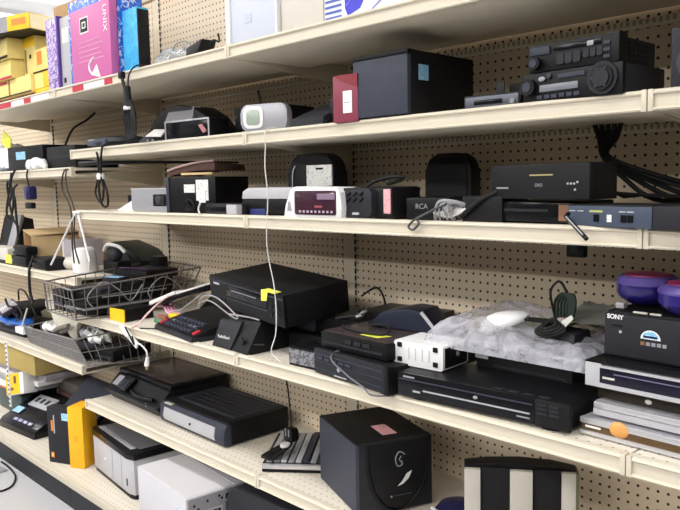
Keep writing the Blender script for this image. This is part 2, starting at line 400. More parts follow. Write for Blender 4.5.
# clear bag of wire, adapters
t = T('packaged_cable', 'crumpled clear packet of white cable on the top shelf', 'cable packet', -.585, -.42, zA)
CLEAR = M('clear_film', (.90, .94, .97), .12, 0, .02, trans=.75)
g = G().ell((.11, .05, .035), (.12, .05, .036)); g.warp(lambda v: (v.x+.008*math.sin(v.z*160+v.y*90), v.y+.006*math.sin(v.x*120), max(0, v.z+.008*math.sin(v.x*70+v.y*50))))
g.obj('packet', CLEAR, t)
g = G()
for k in range(4): g.tube([(.03, .03+.01*k, .012+.01*k), (.11, .015+.012*k, .02+.01*k), (.19, .04, .015+.008*k), (.11, .07, .02+.008*k)], .004, 6, 6, True)
g.obj('coiled_cable', WHT, t)
G().rplate('y', .185, .002, .235, .045, .02, .05, .008).obj('connector', OFFW, t)
G().disc((.215, .019, .022), .008, -.002).obj('socket', BLK, t)
t = T('power_adapter', 'black power brick with short pigtail leaning on the top shelf', 'adapter', -.35, -.42, zA)
G().hexa([(0,0,0),(.09,-.01,.008),(.09,.05,.008),(0,.06,0),(.02,0,.05),(.125,-.01,.064),(.125,.05,.064),(.02,.06,.05)], .006).obj('brick', BLK, t)
G().tube([(.12, .02, .05), (.15, .02, .058), (.165, .03, .052), (.175, .02, .075)], .003).obj('pigtail', M('green_black_cord', (.012, .024, .017)), t)
G().tube([(.05, .0, .052), (.0, .01, .075), (-.08, .02, .075), (-.12, .03, .045), (-.13, .03, .01)], .0022).obj('cable', M('grey_green_cord', (.22, .28, .26)), t)
cord('cable', 'thin dark wire lying along the top shelf edge behind the black power brick', [(-.33, -.36, zA+.004), (-.2, -.44, zA+.004), (-.1, -.465, zA+.004), (-.02, -.46, zA+.004)], .004)

# white boxes
t = T('storage_box', 'pale blue-grey panel box with white edges on the top shelf', 'box', -.04, -.465, zA)
B(t, 'box_body', M('pale_blue_grey', (.56, .60, .70), .5, 0, .03), .02, .004, .0, .232, .25, .24, .003)
B(t, 'edge_strip', WHT, .0, -.002, .0, .020, .25, .24, .002)
B(t, 'edge_strip', WHT, .2325, -.002, .0, .240, .25, .24, .002)
B(t, 'sticker', M('pale_grey_sticker', (.48, .52, .64)), .09, .0025, .06, .12, .0045, .085, 0)
t = T('storage_box', 'beige white carton right of the pale blue-grey box', 'box', .205, -.455, zA)
B(t, 'box_body', OFFW, 0, 0, 0, .17, .25, .24, .003); B(t, 'flap', WHT, -.001, -.001, .2, .17, .002, .24, 0)
t = T('storage_box', 'small white carton with blue stripes on the top shelf', 'box', .38, -.455, zA)
B(t, 'box_body', WHT, 0, 0, 0, .065, .2, .2, .002); 
for k in range(8): B(t, 'blue_stripe', M('stripe_blue', (.06, .12, .46)), .004, -.0012, .012+.014*k, .0651, .001, .018+.014*k, 0)
t = T('storage_box', 'white carton with a deep blue shield on the top shelf', 'box', .448, -.46, zA)
B(t, 'box_body', WHT, 0, 0, 0, .26, .2, .2, .002)
G().prism([(.012, .14), (.014, .03), (.024, .010), (.066, .022), (.092, .06), (.095, .14)], 'y', -.0015, .001).obj('blue_shield', M('shield_blue', (.02, .02, .55), .35), t)
G().tube([(.02, -.001, .035), (.05, -.001, .055), (.085, -.001, .06)], .002, 6).obj('blue_line', M('line_blue', (.2, .26, .75)), t)
G().tube([(.10, -.001, .008), (.15, -.001, .035), (.22, -.001, .06)], .0015, 6).obj('blue_line', M('line_blue', (.2, .26, .75)), t)

# cord hanging from the top shelf
t = T('hanging_cable', 'black bundled power cord hanging over the front of the top shelf', 'cord', -.56, -.505, 1.60)
G().tube([(.075, .045, .19), (.05, .0, .195), (.01, -.01, .165), (.0, -.01, .11)], .0028).obj('cable', BCORD, t)
g = G()
for k in range(6): g.tube([(-.008+.004*k, -.008, .08), (-.028+.010*k, -.014+.003*k, .03), (-.022+.011*k, -.01, -.035), (.0+.007*k, -.008, -.045), (.010+.006*k, -.01, .02)], .0036, 7, 6, True)
g.obj('loops', BCORD, t)
G().tube([(-.012, -.008, .13), (-.006, -.010, .08), (.002, -.010, .055)], [.013, .017], 8).obj('gathered_cable', BCORD, t)
G().tube([(-.012, -.008, .10), (-.03, -.010, .14), (-.048, -.008, .175)], .006).obj('plug_cable', BCORD, t)
G().rplate('y', -.056, .160, -.036, .185, -.016, .002, .005, .002).obj('plug', BLK, t)
G().lathe([(.017, -.006), (.019, 0), (.017, .006)], (-.002, -.010, .055), 16).obj('twist_tie', WHT, t)

# ================================================================== SECOND SHELF
z = zB
t = T('router', 'oblong grey-black router at the left end of the second shelf', 'router', -1.18, -.415, z)
G().lathe([(.12, .0), (.145, .012), (.15, .026), (.138, .042), (.08, .05), (.01, .052)], (.16, .11, 0), 32, 1.1, .72).obj('case', CHAR, t)
B(t, 'front_panel', BLUEG, .06, .005, .014, .22, .03, .036, .004)
B(t, 'grey_cap', GREY, .015, .03, .03, .09, .06, .044, .004)
cord('hanging_cable', 'black looped cord with white tie hanging from the left end of the second shelf',
     [(-.88, -.30, z+.03), (-.905, -.43, z+.012), (-.91, -.452, z-.02), (-.915, -.456, 1.43), (-.94, -.456, 1.38), (-.92, -.456, 1.315), (-.875, -.456, 1.31), (-.872, -.456, 1.36), (-.915, -.452, 1.425), (-.955, -.446, 1.50), (-.965, -.446, 1.52)], .0045)
cord('cable_bundle', 'second black cord loop behind the white tie at the second shelf end',
     [(-.93, -.46, 1.50), (-.925, -.462, 1.43), (-.955, -.464, 1.36), (-.91, -.464, 1.322), (-.885, -.464, 1.37), (-.905, -.462, 1.425), (-.90, -.462, 1.50)], .004)
t = tag(G().lathe([(.014, -.012), (.016, 0), (.014, .012)], (-.916, -.458, 1.425), 14).obj('twist_tie', WHT), 'white tie around the cord hanging from the second shelf', 'cable tie')
t = T('cable_raceway', 'long tapered black cable strip beneath the left end of the second shelf', 'cable', -1.0, -.40, z-.088)
G().tube([(-.15, -.03, .03), (.0, -.02, .03), (.16, .12, .028), (.42, .36, .02)], [.012, .004], 8).obj('strip', BCORD, t)

t = T('clock_radio', 'black dome clock radio with grey top label and white sticker', 'clock radio', -.715, -.405, z, 6)
prof = [(-.02, 0), (.40, 0), (.385, .045), (.34, .09), (.27, .125), (.18, .137), (.10, .125), (.04, .085), (0, .035)]
G().prism(prof, 'y', .045, .16, .012).obj('dome_body', BLK, t)
G().hexa([(.13,.030,.072),(.29,.030,.072),(.28,.050,.125),(.14,.050,.125),(.13,.052,.072),(.29,.052,.072),(.28,.08,.125),(.14,.08,.125)], .002).obj('top_label', GREY, t)
G().hexa([(0,-.0,.01),(.16,-.0,.006),(.16,.06,.06),(.03,.06,.07),(0,.02,.008),(.16,.02,.005),(.16,.08,.06),(.03,.08,.07)], .006).obj('sloped_base', CHAR, t)
G().hexa([(.055,-.003,.028),(.145,-.003,.022),(.145,.026,.050),(.075,.026,.054),(.055,.003,.027),(.145,.003,.021),(.145,.032,.049),(.075,.032,.053)]).obj('sticker', PAPER, t)
for x in (.07, .10): G().disc((x, -.004, .012), .004, .006).obj('socket', GREY, t)
t = T('cassette_case', 'small dark clear-framed box in front of the black dome clock', 'box', -.468, -.43, z, 5)
B(t, 'case', BLKG, 0, .0, .0, .24, .08, .066, .003)
G().ring('y', 0, 0, .24, .066, .005, -.003, .0).obj('frame', SILV, t)
G().hexa([(.185,-.004,.044),(.205,-.004,.046),(.228,-.004,.022),(.21,-.004,.016),(.185,-.001,.044),(.205,-.001,.046),(.228,-.001,.022),(.21,-.001,.016)]).obj('red_mark', M('dull_red', (.38, .16, .18)), t)
t = T('external_drive', 'low black box behind the silver thermostat clock', 'box', -.24, -.30, z, 8)
B(t, 'case', BLKM, 0, 0, 0, .22, .16, .10, .006); B(t, 'front_strip', CHAR, .01, -.002, .03, .2, .002, .045)
t = T('thermostat_clock', 'silver rounded digital clock with square white-framed screen', 'clock', -.006, -.448, z, 19)
G().rplate('y', 0, 0.002, .162, .081, 0, .030, .024, .005).obj('case', M('silver_paint', (.36, .36, .40), .4, .2, .04), t)
G().rplate('y', .012, .010, .082, .075, -.004, .01, .018, .003).obj('screen_frame', WHT, t)
G().rplate('y', .024, .020, .070, .065, -.006, .0, .010, .001).obj('screen', LCD, t)
G().tube([(.05, .04, .08), (.03, .06, .11), (.02, .07, .13)], .004).obj('aerial_lead', BLK, t)
t = T('desk_phone', 'dark grey desk phone with sloped keypad beside the silver clock', 'telephone', .185, -.42, z, -4)
G().prism([(0, 0), (.17, 0), (.17, .068), (.10, .068), (.0, .025)], 'x', 0, .15, .004).warp(lambda v: (v.x+v.z*.35, v.y, v.z)).obj('base', CHAR, t)
G().prism([(.0, .0), (.005, .0), (.105, .056), (.10, .06)], 'x', .085, .155).warp(lambda v: (v.x+v.z*.35, v.y-.004, v.z+.004)).obj('keypad_panel', SLATE, t)
g = G()
for i in range(3):
    for j in range(3): g.box(.094+.02*i+.012*j, .016+.026*j, .016+.0145*j, .108+.02*i+.012*j, .028+.026*j, .026+.0145*j, .002)
g.obj('keys', BLUEG, t)
B(t, 'handset', BLK, .155, .02, .0, .20, .15, .072, .01)
t = T('board', 'small maroon board leaning at the left of the black cube', 'board', .402, -.452, z, 4)
B(t, 'board', MAROON, 0, 0, 0, .085, .012, .118, .002)
G().hexa([(.03,-.002,.105),(.085,-.002,.085),(.085,.0,.085),(.03,0,.105),(.005,-.002,.119),(.085,-.002,.119),(.085,0,.119),(.005,0,.119)]).obj('dark_flap', M('dark_red', (.2, .01, .02)), t)
B(t, 'sticker', PAPERW, .036, -.0018, .022, .066, .001, .078, .0005)
B(t, 'sticker_line', GREY, .040, -.0022, .048, .062, .0, .050, 0)

t = T('computer_cube', 'large black cube shaped computer on the second shelf with blue sticker', 'computer', .470, -.445, z, 1)
B(t, 'body', BLKM, .0, .012, .0, .180, .27, .158, .004)
B(t, 'front_bezel', SLATE, .0, .0, .006, .178, .014, .147, .003)
B(t, 'top_lip', BLK, .0, -.001, .147, .180, .03, .1585, .003)
B(t, 'sticker', BLUEST, .1795, .04, .088, .1808, .078, .125, 0)
for x in (.02, .14): B(t, 'foot', BLK, x, .02, -.0, x+.02, .04, .004, .001)

def car_stereo(name, label, x, y, z, yaw, w, d, h, big):
    t = T(name, label, 'car stereo', x, y, z, yaw, 'car stereos on the second shelf')
    B(t, 'chassis', CHAR, .004, .012, .004, w-.004, d, h-.002, .002)
    B(t, 'faceplate', BLK, 0, 0, 0, w, .014, h, .004)
    return t
def button_row(t, xs, z0, z1, w, mat, y=-.003, name='button'):
    for x in xs: B(t, name, mat, x, y, z0, x+w, .001, z1, .001)
t = car_stereo('car_stereo', 'lower car stereo with a large round dial under another car stereo', .955, -.432, z, -4, .222, .17, .060, True)
g = G().disc((.183, -.006, .033), .031, .012).obj('dial_ring', CHAR, t)
G().disc((.183, -.010, .033), .024, .010).obj('dial', BLK, t)
G().disc((.183, -.013, .033), .017, .010).obj('dial_cap', CHAR, t)
for k in range(5):
    a = R(60+k*60); G().ell((  .183+.019*math.cos(a), -.011, .033+.019*math.sin(a)), (.0028, .002, .0028)).obj('dial_button', SLATE, t)
G().disc((.018, -.012, .032), .017, .012).obj('volume_knob', BLK, t); G().disc((.018, -.014, .032), .010, .006).obj('knob_cap', SLATE, t)
B(t, 'display', M('grey_blue_screen', (.17, .18, .21), .25), .042, -.003, .020, .130, .001, .034, .001)
B(t, 'tape_slot', SLATE, .085, -.003, .043, .145, .001, .052, .001)
button_row(t, [.036+.017*k for k in range(6)], .006, .014, .013, SLATE)
G().ell((.048, -.003, .046), (.008, .003, .005)).obj('button', GREY, t); G().ell((.064, -.003, .050), (.006, .003, .006)).obj('button', SLATE, t)
t = car_stereo('car_stereo', 'upper car stereo with cassette slot stacked on the round-dial stereo', .968, -.430, z+.061, -2, .185, .18, .056, False)
B(t, 'side_bracket', BLK, .183, -.004, .0, .198, .03, .057, .002)
B(t, 'left_panel', SLATE, .004, -.004, .034, .05, .001, .050, .002)
B(t, 'tape_slot', BLKG, .058, -.003, .038, .16, .001, .048, .001)
B(t, 'eject_button', GREY, .132, -.005, .037, .146, .001, .047, .002)
G().disc((.018, -.012, .018), .013, .012).obj('volume_knob', BLK, t); G().disc((.018, -.014, .018), .008, .004).obj('knob_cap', SLATE, t)
for k in range(3):
    G().rplate('y', .066+.018*k, .010, .082+.018*k, .032, -.004, .001, .005).obj('button', CHAR, t)
    G().rplate('y', .124+.014*k, .016, .136+.014*k, .034, -.004, .001, .004).obj('button', CHAR, t)
    B(t, 'button', SLATE, .165, -.003, .009+.013*k, .179, .001, .016+.013*k, .001)
g = G()
for i in range(6):
    for j in range(4): g.box(.1805, .05+.018*i, .008+.011*j, .182, .058+.018*i, .013+.011*j)
g.obj('side_vents', BLK, t)
t = car_stereo('car_stereo', 'small slim car stereo with a silver front beside the black cube', .795, -.42, z, 4, .142, .13, .032, False)
B(t, 'silver_front', M('blue_silver', (.09, .10, .13), .35, .2), .006, -.004, .004, .138, .001, .028, .002)
B(t, 'display', BLKG, .03, -.006, .010, .10, .0, .020, .001); G().disc((.125, -.008, .012), .006, .006).obj('volume_knob', CHROME, t)
B(t, 'card', CHAR, .06, .04, .03, .08, .044, .06, .001); B(t, 'rear_cover', BLKM, .08, .06, .03, .16, .14, .058, .006)
t = T('speaker', 'black speaker cut off by the right edge on the second shelf', 'speaker', 1.256, -.43, z)
B(t, 'cabinet', CHAR, 0, 0, 0, .14, .14, .108, .004); G().disc((.045, -.003, .045), .034, .006).obj('cone_ring', SLATE, t); G().disc((.045, -.006, .045), .024, .006).obj('cone', BLK, t)

# cords under the second shelf
t = T('hanging_cable', 'thick black cable bundle hanging behind the disc player on the third shelf', 'cable', 1.0, -.18, zC)
for k in range(5):
    G().tube([(-.005+.017*k, -.02, .225), (.0+.010*k, .0, .185), (.0+.003*k, .02, .145), (.03+.02*k, .05, .10), (.10+.05*k, .07, .045), (.22+.05*k, .08, .04-.006*k)], .006, 8).obj('strand', BCORD, t)
for k in range(5):
    cord('cable', 'black cable lying behind the blue-grey router, one of several', [(1.03, -.17+.012*k, zC+.062-.003*k), (1.12, -.15+.012*k, zC+.054), (1.32, -.14+.012*k, zC+.046-.004*k)], .0035, BCORD, 'cables behind the router')

# ================================================================== THIRD SHELF
z = zC
t = T('projector', 'grey projector with black window at the left end of the third shelf', 'projector', -.79, -.40, z, 8)
G().prism([(0, .012), (.012, 0), (.30, 0), (.30, .088), (.0, .088)], 'y', 0, .20, .006).obj('case', GREY, t)
B(t, 'window', BLKG, .135, -.002, .022, .29, .002, .066, .003)
B(t, 'lens_panel', CHAR, .15, -.004, .026, .20, .001, .060, .006)
G().ell((.17, -.004, .046), (.016, .004, .016)).obj('lens', SLATE, t)
B(t, 'side_edge', LGREY, .0, -.0015, .084, .30, .02, .0895, .002)
t = T('white_card', 'small white folded card left of the grey projector', 'card', -.90, -.42, z, 25)
G().hexa([(0,0,0),(.11,0,0),(.11,.09,0),(0,.09,0),(.02,.0,.006),(.105,0,.05),(.105,.09,.05),(.02,.09,.006)], .001).obj('folded_card', PAPERW, t)

t = T('receiver_box', 'black box with brown flap and white stickers on the third shelf', 'box', -.462, -.438, z, 15)
B(t, 'case', BLK, 0, 0, 0, .22, .18, .125, .004)
B(t, 'side_edge', SLATE, -.002, -.003, 0, .012, .006, .127, .002)
B(t, 'sticker', PAPER, .082, -.0018, .072, .130, .001, .100, 0)
B(t, 'sticker', PAPER, .136, -.0018, .045, .19, .001, .115, 0)
g = G()
for k in range(3): g.tube([(.08+.012*k, -.006, .03), (.10+.012*k, -.008, .012), (.13, -.008, .03), (.105, -.007, .05)], .0025, 6, 6, True)
g.obj('coiled_lead', BCORD, t)
t = T('leather_flap', 'brown leather folder lying open on the black stickered box', 'folder', -.46, -.43, z+.128, 15)
G().hexa([(0,0,0),(.21,.0,.018),(.21,.17,.018),(0,.17,.0),(.0,.0,.020),(.21,.0,.046),(.20,.17,.040),(0,.17,.014)], .004).sub(3).warp(lambda v: (v.x, v.y, v.z+.008*math.sin(v.x*16))).obj('cover', BROWN, t)
G().tube([(.0, -.004, .020), (.06, -.006, .034), (.14, -.006, .046), (.21, -.002, .050)], .004).obj('edge', M('pinkish_leather', (.42, .28, .27), .5), t)
B(t, 'paper_edge', CARDL, .06, -.003, .004, .2, .02, .012, .001)
t = T('modem', 'flat dark modem with silver corner in front of the black box', 'modem', -.235, -.432, z, 2)
B(t, 'case', CHAR, 0, 0, 0, .165, .10, .036, .003); B(t, 'silver_corner', LGREY, .115, -.003, .004, .166, .02, .034, .002)
B(t, 'display', BLKG, .01, -.002, .012, .105, .001, .026, .001)
t = T('hang_tag', 'white paper hang tag hanging in front of the black stickered box', 'tag', -.262, -.447, z+.02)
B(t, 'tag_card', PAPER, .012, 0, .02, .05, .002, .06, 0); G().tube([(.022, 0, .022), (.012, -.003, .0), (.02, -.004, -.016)], .003).obj('string', WCORD, t)

t = T('appliance', 'white topped appliance with dark base left of the black handset case', 'appliance', -.09, -.39, z, 4)
B(t, 'base', BLK, 0, 0, .006, .25, .16, .05, .004); B(t, 'blue_front', M('dark_blue', (.02, .03, .14), .35), .04, -.003, .0, .11, .002, .020, .001)
G().prism([(.0, .05), (.25, .05), (.25, .086), (.03, .086), (.006, .075)], 'y', -.004, .15, .008).obj('top_cover', LGREY, t)
for x in (.012, .03): B(t, 'foot', BLK, x, -.002, .0, x+.012, .02, .008, .001)
t = T('speaker', 'black rounded speaker behind the white topped appliance', 'speaker', -.12, -.17, z, 0)
G().rplate('y', 0, 0, .15, .165, 0, .10, .035, .008).obj('cabinet', BLKM, t); G().rplate('y', .012, .012, .138, .152, -.002, .004, .03).obj('grille', SPK, t)
t = T('handset_case', 'black arched case with a white label behind the alarm clock', 'case', .045, -.31, z, 3)
G().rplate('y', 0, .0, .195, .185, 0, .06, .055, .014).obj('shell', BLKM, t)
G().tube([(.022, -.002, .01), (.022, -.002, .12), (.035, -.002, .15)], .002).obj('edge_trim', LGREY, t)
B(t, 'label', PAPER, .085, -.0035, .088, .19, .0, .15, 0)
B(t, 'label_line', BLKM, .125, -.0042, .136, .155, -.003, .142, 0)
t = T('alarm_clock', 'white alarm clock radio with dark purple display on the third shelf', 'alarm clock', .178, -.446, z, 0)
G().prism([(.0, .0), (.238, 0), (.240, .03), (.236, .072), (.222, .084), (.05, .088), (.032, .080), (.014, .035)], 'y', 0, .10, .010).obj('case', WHT, t)
G().rplate('y', .056, .010, .222, .076, -.003, .006, .006, .001).obj('display', DISP, t)
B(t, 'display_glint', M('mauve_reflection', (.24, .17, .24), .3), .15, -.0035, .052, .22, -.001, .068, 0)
for k in range(9): B(t, 'display_mark', M('mauve_print', (.45, .36, .45)), .075+.016*k, -.0036, .016, .083+.016*k, -.002, .022, 0)
B(t, 'display_digits', M('dim_red_digits', (.30, .06, .08)), .14, -.0036, .030, .17, -.002, .036, 0)
G().hexa([(.022,-.002,.02),(.04,-.002,.02),(.034,-.002,.046),(.028,-.002,.046),(.022,.002,.02),(.04,.002,.02),(.034,.002,.046),(.028,.002,.046)]).obj('alarm_mark', GREY, t)
t = T('radio', 'small black cube radio with vents and a pink sticker', 'radio', .392, -.425, z, -2)
G().rplate('y', 0, .004, .120, .082, 0, .05, .018, .008).obj('front_case', CHAR, t)
B(t, 'body', BLKM, .02, .02, .004, .175, .13, .084, .010)
g = G()
for i in range(3):
    for j in range(2): g.tube([(.03+.024*i, -.002, .046+.016*j), (.044+.024*i, -.002, .056+.014*j)], .0025, 6, 0)
g.obj('front_vents', BLK, t); G().rplate('y', .05, .012, .075, .018, -.002, .002, .002).obj('badge', LGREY, t)
B(t, 'sticker', PINKST, .146, .0185, .016, .170, .0205, .078, 0)
G().tube([(.07, .03, .084), (.09, .05, .10), (.15, .06, .11), (.17, .07, .104), (.12, .06, .090)], .005, 8).obj('carry_cord', BCORD, t)
t = T('speaker', 'tall black rounded speaker leaning on the pegboard behind the grey cable bundle', 'speaker', .47, -.16, z, 4)
G().rplate('y', 0, 0, .15, .172, 0, .05, .045, .012).obj('cabinet', BLKM, t); G().rplate('y', .012, .012, .138, .16, -.003, .004, .038).obj('grille', SPK, t)
t = T('stereo_unit', 'low black box with pale three-letter mark left of the grey cable bundle', 'stereo', .60, -.395, z, 8)
B(t, 'case', BLK, 0, 0, 0, .12, .12, .056, .004); text(t, 'RCA', .018, (.045, -.001, .034), GREY)
t = T('cable_bundle', 'grey and white cables coiled in front of the tall black speaker', 'cable', .70, -.42, z)
g = G()
for k in range(9):
    a = random.uniform(-.02, .02)
    g.tube([(-.0+.008*k, .02+a, .0045), (.03+.004*k, .0+a, .05-.003*k), (.085-.004*k, .03+a, .04), (.06+.003*k, .05+a, .008), (.02+.002*k, .03+a, .025)], .0024, 6, 5, True)
g.obj('coils', GCORD, t)
g = G()
for k in range(5): g.tube([(.0+.01*k, .01, .02), (.05, .005+.004*k, .012+.007*k), (.09-.006*k, .02, .03)], .003, 6)
g.obj('white_leads', WCORD, t)
cord('cable', 'grey and black lead with round plug draped over the shelf edge by the grey bundle', [(.755, -.43, z+.045), (.71, -.447, z+.022), (.675, -.455, z+.004), (.66, -.457, z-.012), (.675, -.458, z-.018), (.69, -.456, z-.004), (.68, -.45, z+.006)], .003, M('dark_grey_cord', (.08, .08, .085)))
t = T('adapter_box', 'black box with a thick cord on top right of the grey cables', 'adapter', .775, -.40, z, 3)
B(t, 'case', BLKM, 0, 0, 0, .105, .12, .060, .004)
G().tube([(.0, -.003, .012), (.05, -.006, .050), (.09, .01, .072), (.07, .03, .072)], .006).obj('cord', BCORD, t)

def player(name, label, cat, x, y, z, w, d, h, yaw, mat, group=None, bev=.003):
    t = T(name, label, cat, x, y, z, yaw, group)
    B(t, 'case', mat, 0, .006, .004, w, d, h, bev)
    return t
t = player('disc_player', 'small black box with glossy front under the black portable player', 'player', .845, -.385, z, .205, .17, .048, -3, BLKM)
B(t, 'front_panel', BLKG, 0, -.0, .004, .205, .008, .046, .003)
B(t, 'disc_slot', CHAR, .02, -.002, .026, .15, .002, .032, 0); B(t, 'end_label', M('dull_brown', (.28, .14, .08)), .175, -.002, .008, .20, .002, .042, 0)
t = player('disc_player', 'black disc player with gold strip on the third shelf', 'disc player', .848, -.385, z+.050, .268, .085, .078, -12, BLK)
B(t, 'front_panel', BLKM, -.002, -.002, .004, .270, .008, .078, .004)
B(t, 'brand_strip', M('gold_print', (.55, .48, .22), .3, .5), .115, -.0035, .053, .178, .0, .056, 0)
text(t, 'DVD', .010, (.14, -.0028, .033), GREY); B(t, 'print_mark', GREY, .016, -.0028, .026, .052, .0, .0295, 0)
for k in range(4): G().disc((.218+.008*k, -.0025, .036+(.003 if k == 3 else 0)), .0022, -.002).obj('button', LGREY, t)
G().disc((.236, -.0025, .024), .0022, -.002).obj('button', LGREY, t)
t = T('router', 'blue-grey router with a stubby aerial hanging over the third shelf edge', 'router', 1.062, -.435, z, -10)
B(t, 'case', BLUEG, 0, 0, .002, .185, .11, .042, .003)
B(t, 'end_cover', CHAR, .186, -.0, .002, .30, .10, .044, .004)
B(t, 'top_cover', BLKM, .002, .004, .040, .184, .108, .045, .002)
for x in (.062, .122, .136): B(t, 'port', BLKG, x, -.0015, .012, x+.012, .002, .026, 0)
B(t, 'yellow_label', M('olive_print', (.45, .48, .18)), .052, -.0012, .030, .082, .001, .034, 0)
B(t, 'white_label', PAPER, .092, -.0016, .012, .102, .001, .026, 0)
for x in (.004, .024, .118, .135): B(t, 'label_line', LGREY, x, -.0012, .031, x+.014, .001, .033, 0)
G().tube([(.008, -.008, .026), (.012, -.022, .022), (.072, -.034, -.020)], .0045, 8, 0).obj('aerial', BLK, t)
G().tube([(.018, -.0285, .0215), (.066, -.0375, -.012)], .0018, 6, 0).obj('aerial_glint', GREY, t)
t = T('shelf_clip', 'black plastic clip under the third shelf near the router', 'clip', .985, -.30, zC-.078)
B(t, 'clip_body', BLK, 0, 0, 0, .042, .02, .042, .003); B(t, 'clip_slot', CHAR, .01, -.002, .01, .03, .002, .03, .001)
t = T('shelf_clip', 'small black clip under the second shelf end above the white wire stand', 'clip', -1.195, -.2, zC+.014)
B(t, 'clip_body', BLK, 0, 0, 0, .045, .02, .045, .003); B(t, 'clip_slot', CHAR, .01, -.002, .01, .03, .002, .03, .001)
cord('hanging_wire', 'thin white cord of the silver clock hanging down past the third shelf',
     [(.11, -.40, zB+.008), (.113, -.447, zB-.0), (.115, -.452, 1.495), (.12, -.46, 1.43), (.13, -.461, 1.36), (.124, -.46, 1.29), (.111, -.455, 1.219), (.113, -.45, 1.16), (.135, -.452, 1.09), (.155, -.462, 1.02), (.165, -.474, .95), (.15, -.48, .895), (.19, -.478, zD+.006)], .0017, WCORD)

# ================================================================== FOURTH SHELF
z = zD
t = T('switch_box', 'black angular switch box with small white lettering and a rear socket', 'switch box', -.165, -.475, z, 0)
G().hexa([(0,.0,0),(.205,-.015,0),(.205,.20,0),(.0,.20,0),(.015,.03,.088),(.205,.045,.096),(.205,.20,.096),(.0,.20,.088)], .003).obj('case', BLKM, t)
G().hexa([(.006,-.003,.004),(.115,-.0115,.004),(.115,.002,.004),(.006,.012,.004),(.020,.024,.084),(.128,.030,.090),(.128,.04,.090),(.02,.036,.084)], .002).obj('front_plate', CHAR, t)
tx = text(t, 'RadioShack', .014, (.062, .0085, .036), PAPERW)
tx.data.transform(Matrix.Translation((.0, -.0035, .0)))
G().disc((.165, .002, .040), .011, -.006).obj('socket', CHAR, t)
t2 = T('receiver', 'large black receiver with a yellow sticky note, tilted on the switch box', 'receiver', -.266, -.40, .985, -6.5, pitch=5.5, roll=2.9)
B(t2, 'case', BLKM, 0, .008, .0, .45, .24, .098, .003)
B(t2, 'front_panel', BLK, -.001, -.0, .0, .451, .010, .099, .003)
B(t2, 'display_window', BLKG, .11, -.002, .045, .36, .002, .082, .001)
B(t2, 'trim_line', SLATE, .0, -.0025, .084, .45, .001, .088, 0); B(t2, 'trim_line', SLATE, .12, -.0035, .036, .36, .001, .039, 0)
B(t2, 'display_line', GREY, .15, -.003, .066, .30, .0, .068, 0)
B(t2, 'print_mark', LGREY, .028, -.0012, .072, .066, .001, .079, 0)
for k in range(4): B(t2, 'button', CHAR, .02+.022*k, -.003, .02, .036+.022*k, .001, .03, .002)
for i in range(3):
    for j in range(2): G().disc((.385+.02*i, -.001, .03+.022*j), .006, -.004).obj('button', CHAR, t2)
G().hexa([(.335,-.005,.066),(.365,-.005,.070),(.375,-.004,.099),(.338,-.004,.099),(.335,-.0025,.066),(.365,-.0025,.070),(.375,-.0015,.1015),(.338,-.0015,.1015)]).obj('sticky_note', YELST, t2)
B(t2, 'sticky_note_top', YELST, .340, -.003, .0985, .41, .022, .1005, 0)
cord('white_cable', 'loose pale cable looped in front of the large black receiver', [(-.29, -.44, .97), (-.24, -.455, 1.015), (-.15, -.46, 1.022), (-.04, -.462, .975), (-.08, -.45, .966), (-.2, -.452, 1.005), (-.28, -.446, .985)], .0022, GCORD)
cord('thin_cable', 'thin pale plug lead lying on top of the black switch box', [(-.17, -.40, .957), (-.1, -.41, .9625), (-.02, -.42, .966), (.03, -.43, .967)], .003, LGREY)
t = T('support_box', 'dark box under the tilted black receiver behind the switch box', 'box', -.30, -.25, z, 0)
B(t, 'case', BLKM, 0, 0, 0, .33, .17, .115, .003); B(t, 'front_trim', CHAR, .01, -.002, .03, .32, .001, .04, 0)
cord('black_cable', 'black cable arching from the receiver back against the pegboard', [(.14, -.09, 1.01), (.19, -.07, 1.04), (.215, -.06, 1.0), (.21, -.06, .94), (.17, -.07, .91)], .0035)

t = T('amplifier', 'dark blocky tuner with grey end lying behind the black tape deck', 'tuner', .06, -.30, z+.055, 3)
B(t, 'case', BLK, 0, 0, .0, .30, .2, .055, .006); G().rplate('y', .0, .004, .085, .052, -.006, .02, .012, .003).obj('grey_end', SLATE, t)
G().ell((.0, -.004, .03), (.006, .004, .008)).obj('indicator', LGREY, t)
t = T('cable_box', 'black slab under the dark tuner on the fourth shelf', 'box', .05, -.33, z, 3)
B(t, 'case', BLKM, 0, 0, 0, .30, .22, .053, .003)
t = T('cassette_adapter', 'small silver lettered box left of the black tape deck', 'box', .215, -.468, z, 2)
B(t, 'case', BLK, 0, 0, 0, .125, .09, .056, .003); B(t, 'silver_face', splotch('silver_letters', (.26, .26, .29), (.07, .07, .085), 110, .5), .002, -.002, .008, .118, .002, .050, 0)

